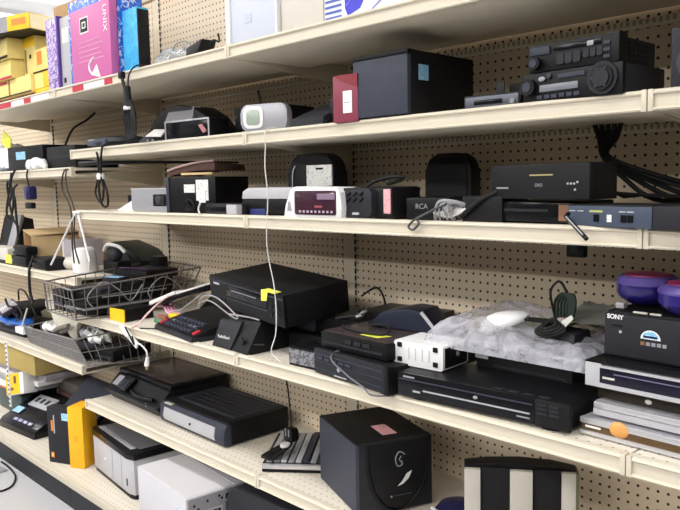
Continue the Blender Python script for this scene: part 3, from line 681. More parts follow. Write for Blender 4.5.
t = T('tape_deck', 'black double cassette deck with silver trim lines at the shelf edge', 'tape deck', .345, -.488, z, -6)
B(t, 'case', BLKM, 0, .006, .006, .300, .23, .072, .003)
B(t, 'front_panel', CHAR, .0, -.0, .006, .285, .010, .074, .003)
B(t, 'side_column', BLK, .286, -.002, .004, .302, .02, .074, .002)
for (a, b) in ((.058, .061), (.040, .042), (.020, .022)): B(t, 'trim_line', SLATE, .004, -.002, a, .28, .001, b, 0)
for k in range(5): B(t, 'button', SLATE, .02+.03*k, -.004, .046, .042+.03*k, .0, .054, .002)
G().disc((.11, -.0, .032), .006, -.003).obj('knob', GREY, t); B(t, 'badge', LGREY, .09, -.002, .012, .14, .001, .015, 0)
for x in (.01, .26): B(t, 'foot', BLK, x, .01, -.0, x+.03, .04, .007, .002)
cord('grey_cable', 'grey cable draped diagonally down the front of the black tape deck', [(.40, -.30, .955), (.425, -.42, .945), (.43, -.505, .93), (.50, -.522, .90), (.57, -.53, .88), (.61, -.535, .868), (.66, -.48, .868)], .0024, M('mid_grey_cord', (.14, .14, .155)))

t = T('turntable', 'black unit with brown top and yellow sticky note on the tape deck', 'turntable', .355, -.47, z+.076, -3)
B(t, 'case', BLK, 0, 0, 0, .255, .21, .042, .004); B(t, 'top_plate', M('dark_brown_gloss', (.055, .042, .042), .25, 0, .15), .006, .006, .041, .249, .204, .045, .001)
B(t, 'front_strip', CHAR, .01, -.002, .012, .24, .001, .018, 0)
for k in range(3): B(t, 'button', CHAR, .10+.035*k, -.003, .022, .125+.035*k, .001, .032, .001)
G().hexa([(.125,.03,.0452),(.19,.03,.0452),(.205,.066,.0452),(.14,.066,.0452),(.125,.03,.0462),(.19,.03,.0462),(.205,.066,.0462),(.14,.066,.0462)]).obj('sticky_note', YELST, t)
t = T('phone_handset', 'blue-black folded handset with silver edge on the brown topped unit', 'telephone', .47, -.35, z+.122, 12)
G().prism([(.0, .0), (.16, 0), (.115, .055), (.07, .058), (.0, .045), (-.035, .015)], 'y', 0, .11, .006).obj('body', M('blue_black', (.022, .026, .045), .3), t)
G().tube([(.168, -.004, .004), (.122, -.004, .054)], .005, 6, 0).obj('silver_edge', LGREY, t)
B(t, 'receiver_cup', BLK, -.05, .005, .0, .0, .09, .016, .006)
cord('black_cable', 'tangled black cable on the brown topped unit, first strand', [(.37, -.40, z+.125), (.42, -.43, z+.126), (.50, -.44, z+.127), (.55, -.42, z+.128), (.52, -.38, z+.140), (.44, -.37, z+.13)], .0035)
t = T('plug_lead', 'metal tipped audio plugs on black leads near the brown topped unit', 'audio lead', .36, -.36, z+.13)
for k in range(2):
    G().tube([(-.06, .02*k, .0), (.0, .01*k, .012), (.03+.01*k, .0, .016+.006*k)], .004).obj('lead', BCORD, t)
    G().tube([(.03+.01*k, .0, .016+.006*k), (.055+.01*k, -.008, .024+.012*k)], [.008, .005], 10, 0).obj('metal_plug', CHROME, t)
t = T('cassette_player', 'flat black unit behind the brown topped unit against the pegboard', 'player', .25, -.22, z+.076, 6)
B(t, 'case', BLK, 0, 0, .0, .24, .17, .052, .003); B(t, 'front_strip', CHAR, .01, -.002, .02, .23, .001, .026, 0)
t = T('support_box', 'dark box supporting the flat black unit by the pegboard', 'box', .36, -.24, z, 0)
B(t, 'case', BLKM, 0, 0, 0, .23, .19, .074, .003)

t = T('disc_player', 'wide black disc changer with silver line in the middle of the fourth shelf', 'disc player', .662, -.506, z, 4.2)
B(t, 'case', BLK, 0, .008, .010, .430, .17, .066, .004)
B(t, 'front_panel', BLKG, .0, .0, .010, .355, .010, .066, .003)
B(t, 'control_panel', BLKM, .355, -.001, .008, .432, .012, .066, .004)
B(t, 'tray_line', SILV, .075, -.0025, .030, .345, .002, .033, 0)
B(t, 'trim_line', SLATE, .005, -.0015, .050, .35, .002, .053, 0)
B(t, 'print_mark', GREY, .018, -.0012, .056, .050, .001, .060, 0); B(t, 'print_mark', LGREY, .046, -.0012, .024, .066, .001, .028, 0)
G().ell((.215, -.001, .042), (.006, .003, .004)).obj('button', GREY, t)
for i in range(2):
    for j in range(3): B(t, 'button', CHAR, .362+.026*i, -.003, .034+.009*j, .384+.026*i, .0, .040+.009*j, .001)
B(t, 'badge', GREY, .315, -.002, .020, .345, .001, .0225, 0)
for k in range(4): B(t, 'top_button', CHAR, .25+.036*k, .012, .065, .275+.036*k, .022, .068, .001)
for x in (.03, .36): G().lathe([(.028, 0), (.03, .010)], (x+.02, .04, 0), 16).obj('foot', BLKM, t)

t = T('power_supply', 'white box on its side with black corner feet on the disc changer', 'power supply', .607, -.455, z+.068, 4)
G().rplate('y', 0, 0, .145, .060, 0, .11, .006, .003).obj('case', WHT, t)
for x in (.012, .118):
    for v in (.008, .044): B(t, 'corner_foot', BLK, x, -.004, v, x+.013, .001, v+.012, .002)
for k in range(4): B(t, 'print_line', LGREY, .045+.02*k, -.0008, .016, .047+.02*k, .001, .046, 0)
B(t, 'port_panel', BLK, .1435, .008, .006, .1465, .104, .054, .001); G().disc((.145, .06, .034), .006, .004, 'x').obj('jack', GREY, t)
t = T('support_box', 'black box under the clear plastic bag behind the disc changer', 'box', .765, -.33, z, 0)
B(t, 'case', BLKM, 0, 0, 0, .255, .24, .115, .003); B(t, 'grey_edge', LGREY, -.002, -.003, .085, .035, .004, .117, .002)
B(t, 'front_trim', CHAR, .05, -.002, .07, .24, .001, .075, 0)

# clear plastic bag with mouse and cables
def bag(P, nx, ny, top, x0, y0, x1, y1, z0):
    g = G(); V = []
    for j in range(ny+1):
        row = []
        for i in range(nx+1):
            u, v = i/nx, j/ny
            h = top(u, v)
            row.append(g.bm.verts.new((x0+(x1-x0)*u, y0+(y1-y0)*v, z0+h)))
        V.append(row)
    for j in range(ny):
        for i in range(nx): g.bm.faces.new([V[j][i], V[j][i+1], V[j+1][i+1], V[j+1][i]])
    return g
def wr(u, v):
    r = random.Random(3)
    s = 0
    for k in range(9):
        a, b, c, ph = r.uniform(-1, 1), r.uniform(-1, 1), r.uniform(7, 30), r.uniform(0, 6)
        s += (1-abs(math.sin((a*u+b*v)*c+ph)))*.16
    return s-.7
def bagtop(u, v):
    e = min(1, u/.14, (1-u)/.10, v/.12, (1-v)/.12)
    e = max(0, e); e = e**.45
    return e*(.056+.016*math.sin(u*5+.6)+.010*v+.017*wr(u*1.3, v))+.002
BAG = bpy.data.materials.new('clear_plastic_bag'); BAG.use_nodes = True
nt = BAG.node_tree; b = nt.nodes['Principled BSDF']; out = nt.nodes['Material Output']
b.inputs['Base Color'].default_value = (.60, .60, .68, 1); b.inputs['Roughness'].default_value = .16
tr = nt.nodes.new('ShaderNodeBsdfTransparent'); ms = nt.nodes.new('ShaderNodeMixShader')
tc = nt.nodes.new('ShaderNodeTexCoord'); n = nt.nodes.new('ShaderNodeTexNoise'); n.inputs['Scale'].default_value = 24; n.inputs['Distortion'].default_value = 1.5; n.inputs['Detail'].default_value = 5
nt.links.new(tc.outputs['Object'], n.inputs['Vector'])
bp = nt.nodes.new('ShaderNodeBump'); bp.inputs['Strength'].default_value = .9; bp.inputs['Distance'].default_value = .008
nt.links.new(n.outputs['Fac'], bp.inputs['Height']); nt.links.new(bp.outputs['Normal'], b.inputs['Normal'])
mr = nt.nodes.new('ShaderNodeMapRange'); mr.inputs['From Min'].default_value = .3; mr.inputs['From Max'].default_value = .7; mr.inputs['To Min'].default_value = .30; mr.inputs['To Max'].default_value = .62
nt.links.new(n.outputs['Fac'], mr.inputs['Value'])
nt.links.new(mr.outputs[0], ms.inputs[0]); nt.links.new(tr.outputs[0], ms.inputs[1]); nt.links.new(b.outputs[0], ms.inputs[2]); nt.links.new(ms.outputs[0], out.inputs[0])
zb = z+.117
t = T('plastic_bag', 'crumpled clear plastic bag of electronics on the black box by the pegboard', 'plastic bag', .90, -.25, zb)
bag(0, 70, 40, bagtop, -.235, -.165, .20, .165, 0).obj('film', BAG, t, 60)
B(t, 'bag_shade_slab', M('bag_shadow_grey', (.20, .20, .22), .5), -.17, -.10, .0005, .15, .13, .012, .004)  # grey slab stands in for the shade inside the bag
G().hexa([(.01,-.09,.012),(.13,-.10,.012),(.13,.0,.012),(.01,.0,.012),(.03,-.06,.062),(.12,-.07,.058),(.12,.0,.058),(.03,.0,.062)], .004).obj('packed_unit', CHAR, t)
g = bag(0, 24, 16, lambda u, v: max(0, min(1, u/.2, (1-u)/.2, (1-v)/.2))**.5*(.045+.03*v+.012*wr(u, v*1.2)), .0, -.02, .22, .17, .03); g.obj('grey_film', M('smoky_film', (.22, .22, .21), .3, 0, .25, 25), t, 60)
t = T('computer_mouse', 'white computer mouse resting on the clear plastic bag', 'computer mouse', .815, -.365, zb+.034, 20, roll=-24)
G().ell((.05, .028, .012), (.062, .034, .026)).warp(lambda v: (v.x, v.y, max(v.z, .0)*(1.0-.25*(v.x-.05)/.05))).obj('shell', WHT, t)
B(t, 'button_split', GREY, .085, .027, .006, .112, .029, .020, .0)
t = T('network_card', 'yellow-green circuit card under the film of the plastic bag', 'circuit card', .90, -.33, zb+.074, 6)
B(t, 'board', M('lime_board', (.36, .44, .14), .4), 0, 0, 0, .10, .05, .003, .0005)
B(t, 'dark_component', BLK, .0, -.004, .001, .07, .02, .008, .002); B(t, 'gold_connector', M('pinkish_connector', (.55, .42, .40)), .065, .03, .003, .085, .045, .010, .001)
t = T('cable_bundle', 'dark green-black cable bundle standing on the plastic bag', 'cable', .965, -.27, zb+.07)
g = G()
for k in range(6): g.tube([(-.02+.007*k, .0, .0), (-.028+.008*k, .01, .045), (-.01+.005*k, .015, .065), (.008+.003*k, .01, .045), (.006+.003*k, .0, .005)], .0034, 7, 6, True)
g.obj('upright_loops', M('green_black_cord', (.012, .024, .017)), t)
g = G()
for k in range(4): g.tube([(-.03+.006*k, -.07, -.012+.004*k), (.0, -.078, -.02+.006*k), (.035-.006*k, -.06, -.004+.004*k), (.0, -.05, .01+.002*k)], .004, 7, 6, True)
g.obj('front_coil', BCORD, t)
G().tube([(-.025, .0, .02), (-.032, -.004, .07), (-.012, .0, .095), (.004, .006, .07)], .003).obj('loop', BCORD, t)
G().hexa([(.03,-.05,.0),(.05,-.05,.022),(.05,-.046,.022),(.03,-.046,.0),(.02,-.05,.012),(.045,-.05,.030),(.045,-.046,.030),(.02,-.046,.012)]).obj('white_tag', PAPERW, t)

# silver players stack
t = player('disc_player', 'lowest thin silver and bronze disc recorder at the right shelf end', 'disc player', 1.098, -.440, z, .43, .30, .037, -2, SILV, None)
B(t, 'bronze_front', BRNZ, .004, -.002, .012, .43, .006, .027, .001); B(t, 'silver_lip', SILV, .0, -.004, .026, .43, .01, .038, .003); B(t, 'lower_lip', SILV, .0, -.004, .003, .43, .01, .012, .002)
B(t, 'logo_plate', PAPERW, .012, -.0032, .019, .045, .0, .023, 0); B(t, 'logo_plate', OFFW, .012, -.0052, .006, .04, -.003, .010, 0)
G().ell((.083, -.002, .028), (.020, .006, .016)).obj('orange_sticker', M('orange_sticker', (.75, .36, .10), .4, 0, .15, 60), t)
t = player('disc_player', 'plain silver player second from the bottom of the right stack', 'disc player', 1.118, -.425, z+.0385, .43, .28, .032, -2, SILV)
B(t, 'front_panel', LGREY, .0, -.002, .004, .43, .008, .018, .002); B(t, 'front_lip', SILV, .002, -.005, .019, .43, .008, .032, .003)
t = player('disc_player', 'dark brown-black player between the silver players of the stack', 'disc player', 1.115, -.40, z+.071, .43, .26, .027, -2, BLKM)
B(t, 'front_panel', M('brown_black', (.022, .016, .010), .35), .0, -.001, .002, .43, .008, .0265, .001); G().ell((.105, -.001, .012), (.007, .003, .005)).obj('button', OFFW, t)
t = player('video_recorder', 'silver framed video recorder with dark front under the purple stereo', 'video recorder', 1.102, -.425, z+.0985, .43, .30, .050, -2, LGREY)
B(t, 'silver_frame', LGREY, -.002, -.003, .002, .032, .01, .050, .002); B(t, 'silver_base', LGREY, .03, -.003, .002, .43, .01, .013, .002)
B(t, 'dark_front', M('violet_black', (.012, .011, .024), .2), .030, -.004, .012, .43, .004, .045, .001); B(t, 'chrome_line', SILV, .028, -.006, .043, .43, .006, .048, .001)
B(t, 'tray_line', M('violet_grey_line', (.16, .14, .24)), .06, -.0055, .033, .43, .0, .035, 0); B(t, 'badge', OFFW, .037, -.0055, .022, .062, .0, .026, 0)
B(t, 'black_top', BLKG, -.004, -.001, .050, .43, .29, .053, .001)
t = T('stereo', 'black stereo system with round blue sticker under purple speakers', 'stereo', 1.112, -.37, z+.153, -3)
G().prism([(0, 0), (.006, .0), (.30, 0), (.30, .098), (.004, .094), (.0, .085)], 'y', .004, .26, .004).obj('case', BLKM, t)
B(t, 'front_panel', CHAR, .0, -.002, .004, .30, .01, .090, .004)
text(t, 'SONY', .013, (.024, -.0028, .083), WHT, bold=.0004)
B(t, 'slot', BLK, .018, -.003, .064, .04, .0, .067, 0); G().disc((.036, -.002, .054), .003, -.002).obj('lamp', LGREY, t)
G().prism([(.02*math.cos(R(a)), .018*math.sin(R(a))) for a in range(0, 181, 15)], 'y', -.0034, -.0015).warp(lambda v: (v.x+.098, v.y, v.z+.047)).obj('sticker', PAPERW, t)
G().prism([(.016*math.cos(R(a)), .014*math.sin(R(a))+.002) for a in range(0, 181, 15)], 'y', -.0040, -.0030).warp(lambda v: (v.x+.098, v.y, v.z+.047)).obj('sticker_print', BLUEST, t)
B(t, 'sticker_band', NAVY, .084, -.0044, .050, .112, -.0035, .054, 0)
for k in range(5): B(t, 'print_mark', M('dull_orange_print', (.28, .13, .06)) if k < 1 else GREY, .078+.011*k, -.003, .034, .086+.011*k, .0, .041, 0)
B(t, 'display', BLKG, .155, -.004, .03, .28, .0, .07, .002); B(t, 'display_line', GREY, .157, -.005, .036, .17, -.003, .040, 0)
for a, b in ((.060, .088), (.094, .116)): B(t, 'print_mark', OFFW, a, .0, .0955, b, .006, .0985, 0)
def can(name, label, x, y, z, k=1.):
    t = T(name, label, 'speaker', x, y, z, 0, None)
    q = lambda pr: [(a*k, b*1.0) for a, b in pr]
    G().lathe(q([(.03, 0), (.05, .004), (.071, .018), (.076, .024), (.076, .046), (.070, .052), (.066, .055)]), (0, 0, 0), 40).obj('shell', PURP, t)
    G().lathe(q([(.0765, .044), (.0775, .048), (.070, .059), (.062, .062), (.060, .055)]), (0, 0, 0), 40).obj('rim', PURPL, t)
    G().lathe(q([(.061, .054), (.056, .064), (.03, .067), (.002, .067)]), (0, 0, 0), 40).obj('top_disc', PINKP, t)
    return t
zs = z+.153+.099
can('round_speaker', 'purple round speaker with pink top on the black stereo', 1.158, -.275, zs, .80)
B(T('foot_block', 'pale plastic block between the stereo and the purple speaker', 'block', 1.122, -.345, zs-.003), 'block', LGREY, 0, 0, 0, .018, .018, .012, .002)
can('round_speaker', 'purple round speaker cut off by the right edge, nearer one', 1.275, -.335, zs-.002, .86)
can('round_speaker', 'purple round speaker behind the nearer one at the right edge', 1.315, -.19, zs+.035, .8)
B(T('foot_block', 'dark block under the rear purple speaker at the right edge', 'block', 1.29, -.215, zs-.003), 'block', BLK, 0, 0, 0, .05, .05, .038, .002)

# left end of the fourth shelf
t = T('telephone', 'black telephone with grey keys and red marks on the fourth shelf', 'telephone', -.55, -.455, z, -8)
G().prism([(0, .004), (.02, 0), (.20, 0), (.22, .02), (.22, .062), (.12, .050), (.0, .022)], 'x', 0, .31, .006).obj('base', BLK, t)
G().prism([(-.006, .004), (.02, .0), (.1, .0), (.1, .014), (-.002, .018)], 'x', -.004, .314, .004).obj('lower_rim', CHAR, t)
g = G()
for i in range(8):
    for j in range(3): g.box(.045+.028*i, .012+.026*j, .022+.0075*j, .066+.028*i, .030+.026*j, .034+.0075*j, .003)
g.obj('keys', SLATE, t)
g = G()
for i in range(6): g.box(.065+.032*i, .04, .036, .08+.032*i, .05, .0405, .001)
g.obj('key_marks', LGREY, t)
for x in (.012, .285): G().hexa([(x,.01,.020),(x+.018,.01,.020),(x+.018,.035,.028),(x,.035,.028),(x,.01,.030),(x+.018,.01,.030),(x+.018,.035,.038),(x,.035,.038)], .003).obj('red_key', RED, t)
t = T('answering_machine', 'black angular unit behind the telephone on the fourth shelf', 'answering machine', -.62, -.22, z, -6)
G().prism([(0, 0), (.18, 0), (.18, .11), (.06, .09), (.0, .04)], 'x', 0, .27, .004).obj('case', BLKM, t)
for x in (.04, .06): B(t, 'silver_tab', GREY, x, -.002, .02, x+.006, .02, .045, .001)
t = T('panel', 'white-edged black panel leaning up behind the telephone', 'panel', -.72, -.37, z+.05)
G().hexa([(0,0,.0),(.245,.10,.085),(.245,.16,.085),(0,.06,0),(0,0,.012),(.245,.10,.098),(.245,.16,.098),(0,.06,.012)], .003).obj('panel', BLKG, t)
G().hexa([(-.02,-.003,-.006),(.10,.04,.044),(.10,.10,.044),(-.02,.057,-.006),(-.02,-.003,.010),(.10,.04,.058),(.10,.10,.058),(-.02,.057,.010)], .004).warp(lambda v: (v.x, v.y, v.z+.012)).obj('white_cap', WHT, t)
G().hexa([(.10,.044,.048),(.25,.102,.095),(.25,.16,.095),(.10,.10,.048),(.10,.044,.056),(.25,.102,.103),(.25,.16,.103),(.10,.10,.056)], .003).warp(lambda v: (v.x, v.y, v.z+.006)).obj('white_edge', WHT, t)
G().tube([(.03, .0, -.03), (.14, .04, .0), (.225, .09, .068)], .003, 6, 0).obj('support_rod', GREY, t)
t = T('cardboard_piece', 'brown cardboard piece standing left of the large black receiver', 'cardboard', -.475, -.21, z+.02, -4)
B(t, 'board', CARD, 0, 0, -.02, .10, .02, .125, .002); B(t, 'board_edge', CARDL, -.001, -.001, .1, .101, .0, .126, 0)
t = T('battery_box', 'black box with bright yellow end at the left end of the fourth shelf', 'box', -.862, -.478, z, 5)
B(t, 'case', BLK, 0, 0, 0, .105, .13, .048, .002)
B(t, 'yellow_end', YELLOW, .008, -.0025, .0, .106, .002, .049, 0); B(t, 'hole', BLK, .0, -.003, .03, .008, .002, .046, 0)
t = T('patch_cables', 'pink and purple cables heaped behind the yellow ended box', 'cable', -.70, -.30, z)
g = G()
for k in range(4): g.tube([(-.06, -.02+.012*k, .045), (.0, -.03+.012*k, .050), (.06, -.05+.012*k, .035), (.12, -.04+.01*k, .02)], .005, 7)
g.obj('pink_strands', PINKC, t)
G().tube([(.10, -.06, .03), (.15, -.065, .032), (.17, -.05, .028)], [.012, .014], 8).obj('yellow_plug', YELLOW, t)
G().tube([(.05, -.10, .012), (.10, -.09, .012), (.14, -.08, .012)], .008, 8).obj('green_plug', GREENP, t)
B(t, 'brown_block', M('red_brown', (.30, .12, .08)), .03, -.08, .0, .09, .0, .03, .004)
t = T('power_strip', 'white flat adapter dangling over the front of the fourth shelf with a plug', 'adapter', -.69, -.512, z)
G().hexa([(-.03,-.004,-.004),(.0,-.01,.006),(.12,-.01,-.05),(.10,-.004,-.07),(-.03,.004,-.0),(.0,.004,.010),(.12,-.0,-.045),(.10,.004,-.066)], .004).obj('case', WHT, t)
G().hexa([(.02,-.012,-.014),(.06,-.012,-.024),(.06,-.012,-.034),(.03,-.012,-.026),(.02,-.008,-.014),(.06,-.008,-.024),(.06,-.008,-.034),(.03,-.008,-.026)]).obj('label', PAPER, t)
G().tube([(.10, -.005, -.05), (.14, -.008, -.045), (.185, -.010, -.062), (.19, -.010, -.085)], .003).obj('cord', WCORD, t)
G().tube([(.19, -.010, -.085), (.183, -.010, -.115)], [.006, .009], 10, 0).obj('plug', WHT, t)
for dx in (-.004, .005): B(t, 'prong', BRASS, .180+dx, -.012, -.130, .183+dx, -.008, -.112, 0)
G().tube([(.045, -.014, .006), (.075, -.012, -.025), (.10, -.012, -.05), (.09, -.012, -.02)], .003).obj('black_lead', BCORD, t)
cord('pink_cable', 'pale pink cable running up from the white adapter past the yellow ended box', [(-.64, -.505, z+.004), (-.62, -.48, z+.02), (-.60, -.46, z+.05), (-.60, -.41, z+.085), (-.61, -.36, z+.105)], .0038, M('pale_pink_cord', (.80, .56, .54)))
cord('thin_cable', 'thin dark lead from the white adapter to the green plug', [(-.585, -.50, z+.006), (-.54, -.47, z+.006), (-.49, -.44, z+.006), (-.46, -.42, z+.006)], .0022)

# ================================================================== LOWER SHELF
z = zE
t = T('printer', 'black inkjet printer with small tilted screen on the lower shelf', 'printer', -1.178, -.345, z, -1)
G().prism([(.0, .03), (.03, .004), (.33, .004), (.33, .105), (.05, .105), (.02, .075)], 'x', .0, .445, .008).obj('body', BLKM, t)
G().hexa([(.0,.02,.0),(.445,.02,.0),(.445,.06,.0),(.0,.06,.0),(-.008,-.02,.05),(.453,-.02,.05),(.445,.05,.06),(.0,.05,.06)], .008).obj('front_door', CHAR, t)
B(t, 'lid', BLK, .0, .055, .103, .445, .33, .125, .006); B(t, 'lid_panel', M('dark_brown_gloss', (.055, .042, .042), .25, 0, .15), .02, .075, .1245, .425, .315, .127, .002)
G().hexa([(.05,-.005,.06),(.19,-.005,.06),(.19,.05,.10),(.05,.05,.10),(.05,-.02,.072),(.19,-.02,.072),(.19,.04,.116),(.05,.04,.116)], .004).obj('control_panel', BLK, t)
G().hexa([(.07,-.012,.078),(.115,-.012,.078),(.115,.028,.109),(.07,.028,.109),(.07,-.0145,.081),(.115,-.0145,.081),(.115,.0255,.112),(.07,.0255,.112)]).obj('screen', GREY, t)
for k in range(3): G().hexa([(.125+.02*k,-.010,.078),(.138+.02*k,-.010,.078),(.138+.02*k,.02,.102),(.125+.02*k,.02,.102),(.125+.02*k,-.0135,.082),(.138+.02*k,-.0135,.082),(.138+.02*k,.0165,.106),(.125+.02*k,.0165,.106)], .001).obj('button', SLATE, t)
G().tube([(.22, .0, .075), (.30, -.01, .068), (.40, .0, .072)], .008, 8).obj('tray_handle', BLK, t)
G().ell((.36, -.012, .045), (.004, .003, .008)).obj('indicator', LGREY, t)
B(t, 'scan_handle', SLATE, .20, .053, .118, .26, .058, .124, .001)

t = T('video_recorder', 'black flat unit with silver front panel on the lower shelf', 'video recorder', -.716, -.355, z, -1)
B(t, 'case', BLKM, 0, .02, .006, .44, .29, .088, .006)
G().prism([(-.006, .030), (.0, .008), (.02, .004), (.03, .004), (.03, .082), (.012, .082), (.0, .068)], 'x', -.002, .442, .004).obj('front_bezel', SLATE, t)
G().prism([(-.0085, .034), (-.004, .018), (.005, .018), (.005, .066), (-.003, .066)], 'x', .03, .385, .002).obj('silver_panel', LGREY, t)
G().disc((.225, -.004, .042), .005, -.006).obj('button', CHAR, t)
B(t, 'top_vents', SLATE, .03, .06, .0878, .41, .27, .0892, 0)
g = G()
for i in range(18):
    for j in range(6): g.box(.045+.02*i, .075+.032*j, .089, .058+.02*i, .098+.032*j, .0905)
g.obj('vent_slots', BLK, t)
B(t, 'beige_label', OFFW, .03, .0, .080, .08, .016, .0835, .001)
for x in (.03, .38): B(t, 'foot', BLK, x, .03, 0, x+.03, .06, .007, .002)

t = T('satellite_box', 'grey ribbed flat box leaning beside the subwoofer', 'set top box', -.018, -.40, z+.002, 39, pitch=2)
B(t, 'case', CHAR, 0, .006, .0, .21, .27, .026, .003)
B(t, 'silver_front', SILV, -.002, -.003, .010, .212, .010, .026, .004); B(t, 'lower_front', BLK, .0, .0, .0, .21, .008, .010, .001)
for k in range(8):
    B(t, 'rib', [LGREY, GREY, SILV, GREY, LGREY, SLATE, GREY, SLATE][k], .012+.024*k, .014, .0255, .031+.024*k, .262, .031+.002*(k % 3), .002)
t = T('cable_bundle', 'black bundled cord with plug lying on the grey ribbed box', 'cord', -.03, -.31, z+.035)
g = G()
for k in range(5): g.tube([(.0+.005*k, .03, .03), (-.012+.006*k, -.02, .018), (.0+.008*k, -.08, .012), (.024+.004*k, -.06, .012), (.02+.003*k, .0, .022)], .0035, 7, 6, True)
g.obj('loops', BCORD, t)
G().lathe([(.016, -.008), (.018, 0), (.016, .008)], (.012, .01, .026), 14).obj('twist_tie', WHT, t)
G().rplate('y', -.02, .03, .022, .075, .03, .06, .008, .003).obj('plug', BLK, t)
for dx in (-.008, .008): B(t, 'prong', GREY, .0+dx, .026, .05, .003+dx, .034, .075, 0)
G().tube([(.002, .045, .07), (-.02, .06, .14), (-.03, .05, .25), (-.03, -.02, .36), (.0, -.13, .388), (.06, -.15, .40), (.14, -.165, .415)], .0028).obj('hanging_cable', BCORD, t)

t = T('subwoofer', 'large black subwoofer with curved front, silver feather mark and pink sticker', 'subwoofer', .437, -.418, z, 68)
B(t, 'cabinet', BLKM, 0, .01, .004, .228, .298, .206, .003)
B(t, 'side_panel', SLATE, -.0012, .012, .006, .001, .296, .203, 0)
B(t, 'front_baffle', CHAR, .0, -.004, .004, .228, .014, .206, .004)
G().prism([(.030, .205), (.030, .13), (.045, .07), (.08, .025), (.114, .014), (.15, .025), (.19, .07), (.208, .13), (.212, .205)], 'y', -.016, .0, .005).obj('curved_shield', BLKM, t)
G().tube([(.028, -.008, .203), (.028, -.008, .13), (.044, -.008, .066), (.08, -.008, .020), (.114, -.008, .009), (.152, -.008, .020), (.192, -.008, .066), (.211, -.008, .13), (.214, -.008, .203)], .005, 8).obj('shield_rim', BLK, t)
g = G(); g.tube([(.135, -.0168, .168), (.118, -.0168, .178), (.106, -.0168, .160), (.112, -.0168, .138), (.126, -.0168, .140), (.124, -.0168, .152)], .0018, 6); g.tube([(.124, -.0168, .165), (.118, -.0168, .155), (.128, -.0168, .142)], .0014, 6)
g.obj('swirl_mark', GREY, t)
G().prism([(.112, .080), (.128, .084), (.146, .098), (.156, .118), (.140, .112), (.132, .100), (.124, .090)], 'y', -.0178, -.0155).obj('feather_mark', WHT, t)
B(t, 'brand_line', SLATE, .10, -.0172, .052, .155, -.015, .055, 0); G().disc((.092, -.0155, .053), .003, -.002).obj('brand_dot', GREY, t)
B(t, 'sticker', PINKST, .10, .05, .2058, .145, .135, .2068, 0)
B(t, 'rear_clip', BLK, .2275, .05, .05, .24, .07, .08, .003)
t = T('speaker', 'black speaker with three white vertical slats at the bottom of the photo', 'speaker', .728, -.33, z, 36)
G().prism([(0, 0), (.275, 0), (.275, .200), (.22, .210), (.1375, .215), (.055, .211), (.0, .204)], 'y', .010, .055, .004).obj('cabinet', BLK, t)
for (a, b) in ((.0, .040), (.113, .168), (.238, .272)): B(t, 'white_slat', OFFW, a, -.004, .004, b, .012, .198, .002)
G().prism([(.272, 0), (.280, 0), (.280, .196), (.272, .200)], 'y', .0, .055).obj('side_edge', OLIVE, t)
for (a, b) in ((.042, .111), (.170, .236)): B(t, 'grille', SPK, a, .003, .004, b, .012, .202, .001)
t = T('toy_part', 'navy rounded object on patterned paper between subwoofer and white-slatted speaker', 'toy', .60, -.22, z, 0)
G().lathe([(.07, 0), (.072, .012), (.055, .035), (.02, .045)], (.03, .0, 0), 28).obj('dome', NAVY, t)
G().tube([(-.03, -.045, .022), (.03, -.07, .03), (.09, -.045, .022)], .005).obj('white_band', WHT, t)
t = T('patterned_paper', 'crumpled black and white patterned paper beside the white-slatted speaker', 'paper', .62, -.13, z)
G().box(0, 0, 0, .10, .10, .03).sub(4).warp(lambda v: (v.x, v.y, v.z*(.7+.5*math.sin(v.x*70)*math.cos(v.y*60)))).obj('paper', splotch('black_white_print', (.55, .55, .52), (.05, .05, .10), 60, .5), t)

# ================================================================== BASE DECK
z = zF
t = T('book', 'tall black book box with small orange print standing on the base deck', 'book', -1.485, -.500, z, 24)
B(t, 'box_body', CHAR, 0, 0, 0, .135, .05, .262, .003); B(t, 'sticker', BLUEST, .085, -.0015, .205, .130, .001, .238, 0)
B(t, 'orange_print', ORNG, .022, -.0015, .15, .032, .001, .20, 0); B(t, 'white_print', LGREY, .036, -.0015, .14, .042, .001, .225, 0); B(t, 'orange_badge', ORNG, .015, -.0015, .025, .032, .001, .05, 0); B(t, 'badge_print', CREAM, .019, -.0018, .03, .028, .001, .044, 0)
t = T('book', 'orange-yellow book box standing beside the black book box', 'book', -1.345, -.465, z, 29)
B(t, 'box_body', ORANGE, 0, 0, 0, .078, .105, .280, .004); B(t, 'red_mark', M('faint_orange_mark', (.85, .36, .01)), .03, -.0012, .12, .05, .001, .15, 0)
t = T('fax_machine', 'black glossy fax machine with white keypad on the base deck at left', 'fax machine', -2.20, -.475, z, 6)
G().prism([(.0, .0), (.30, 0), (.30, .12), (.20, .125), (.02, .05), (.0, .03)], 'x', 0, .38, .010).obj('body', BLKG, t)
G().hexa([(.07,.13,.092),(.26,.13,.092),(.26,.21,.126),(.07,.21,.126),(.07,.127,.100),(.26,.127,.100),(.26,.207,.134),(.07,.207,.134)], .002).obj('keypad_panel', LGREY, t)
for k in range(3): G().hexa([(.095+.05*k,.155,.106),(.118+.05*k,.155,.106),(.118+.05*k,.185,.119),(.095+.05*k,.185,.119),(.095+.05*k,.154,.114),(.118+.05*k,.154,.114),(.118+.05*k,.184,.127),(.095+.05*k,.184,.127)]).obj('key', SLATE, t)
G().hexa([(.03,.06,.072),(.10,.06,.072),(.10,.10,.090),(.03,.10,.090),(.03,.059,.074),(.10,.059,.074),(.10,.099,.092),(.03,.099,.092)]).obj('sticker', BLUEST, t)
for k in range(4): G().hexa([(.12+.05*k,.02,.054),(.155+.05*k,.02,.054),(.155+.05*k,.035,.061),(.12+.05*k,.035,.061),(.12+.05*k,.019,.056),(.155+.05*k,.019,.056),(.155+.05*k,.034,.063),(.12+.05*k,.034,.063)]).obj('lit_key', M('lilac_key', (.42, .42, .62), .25), t)
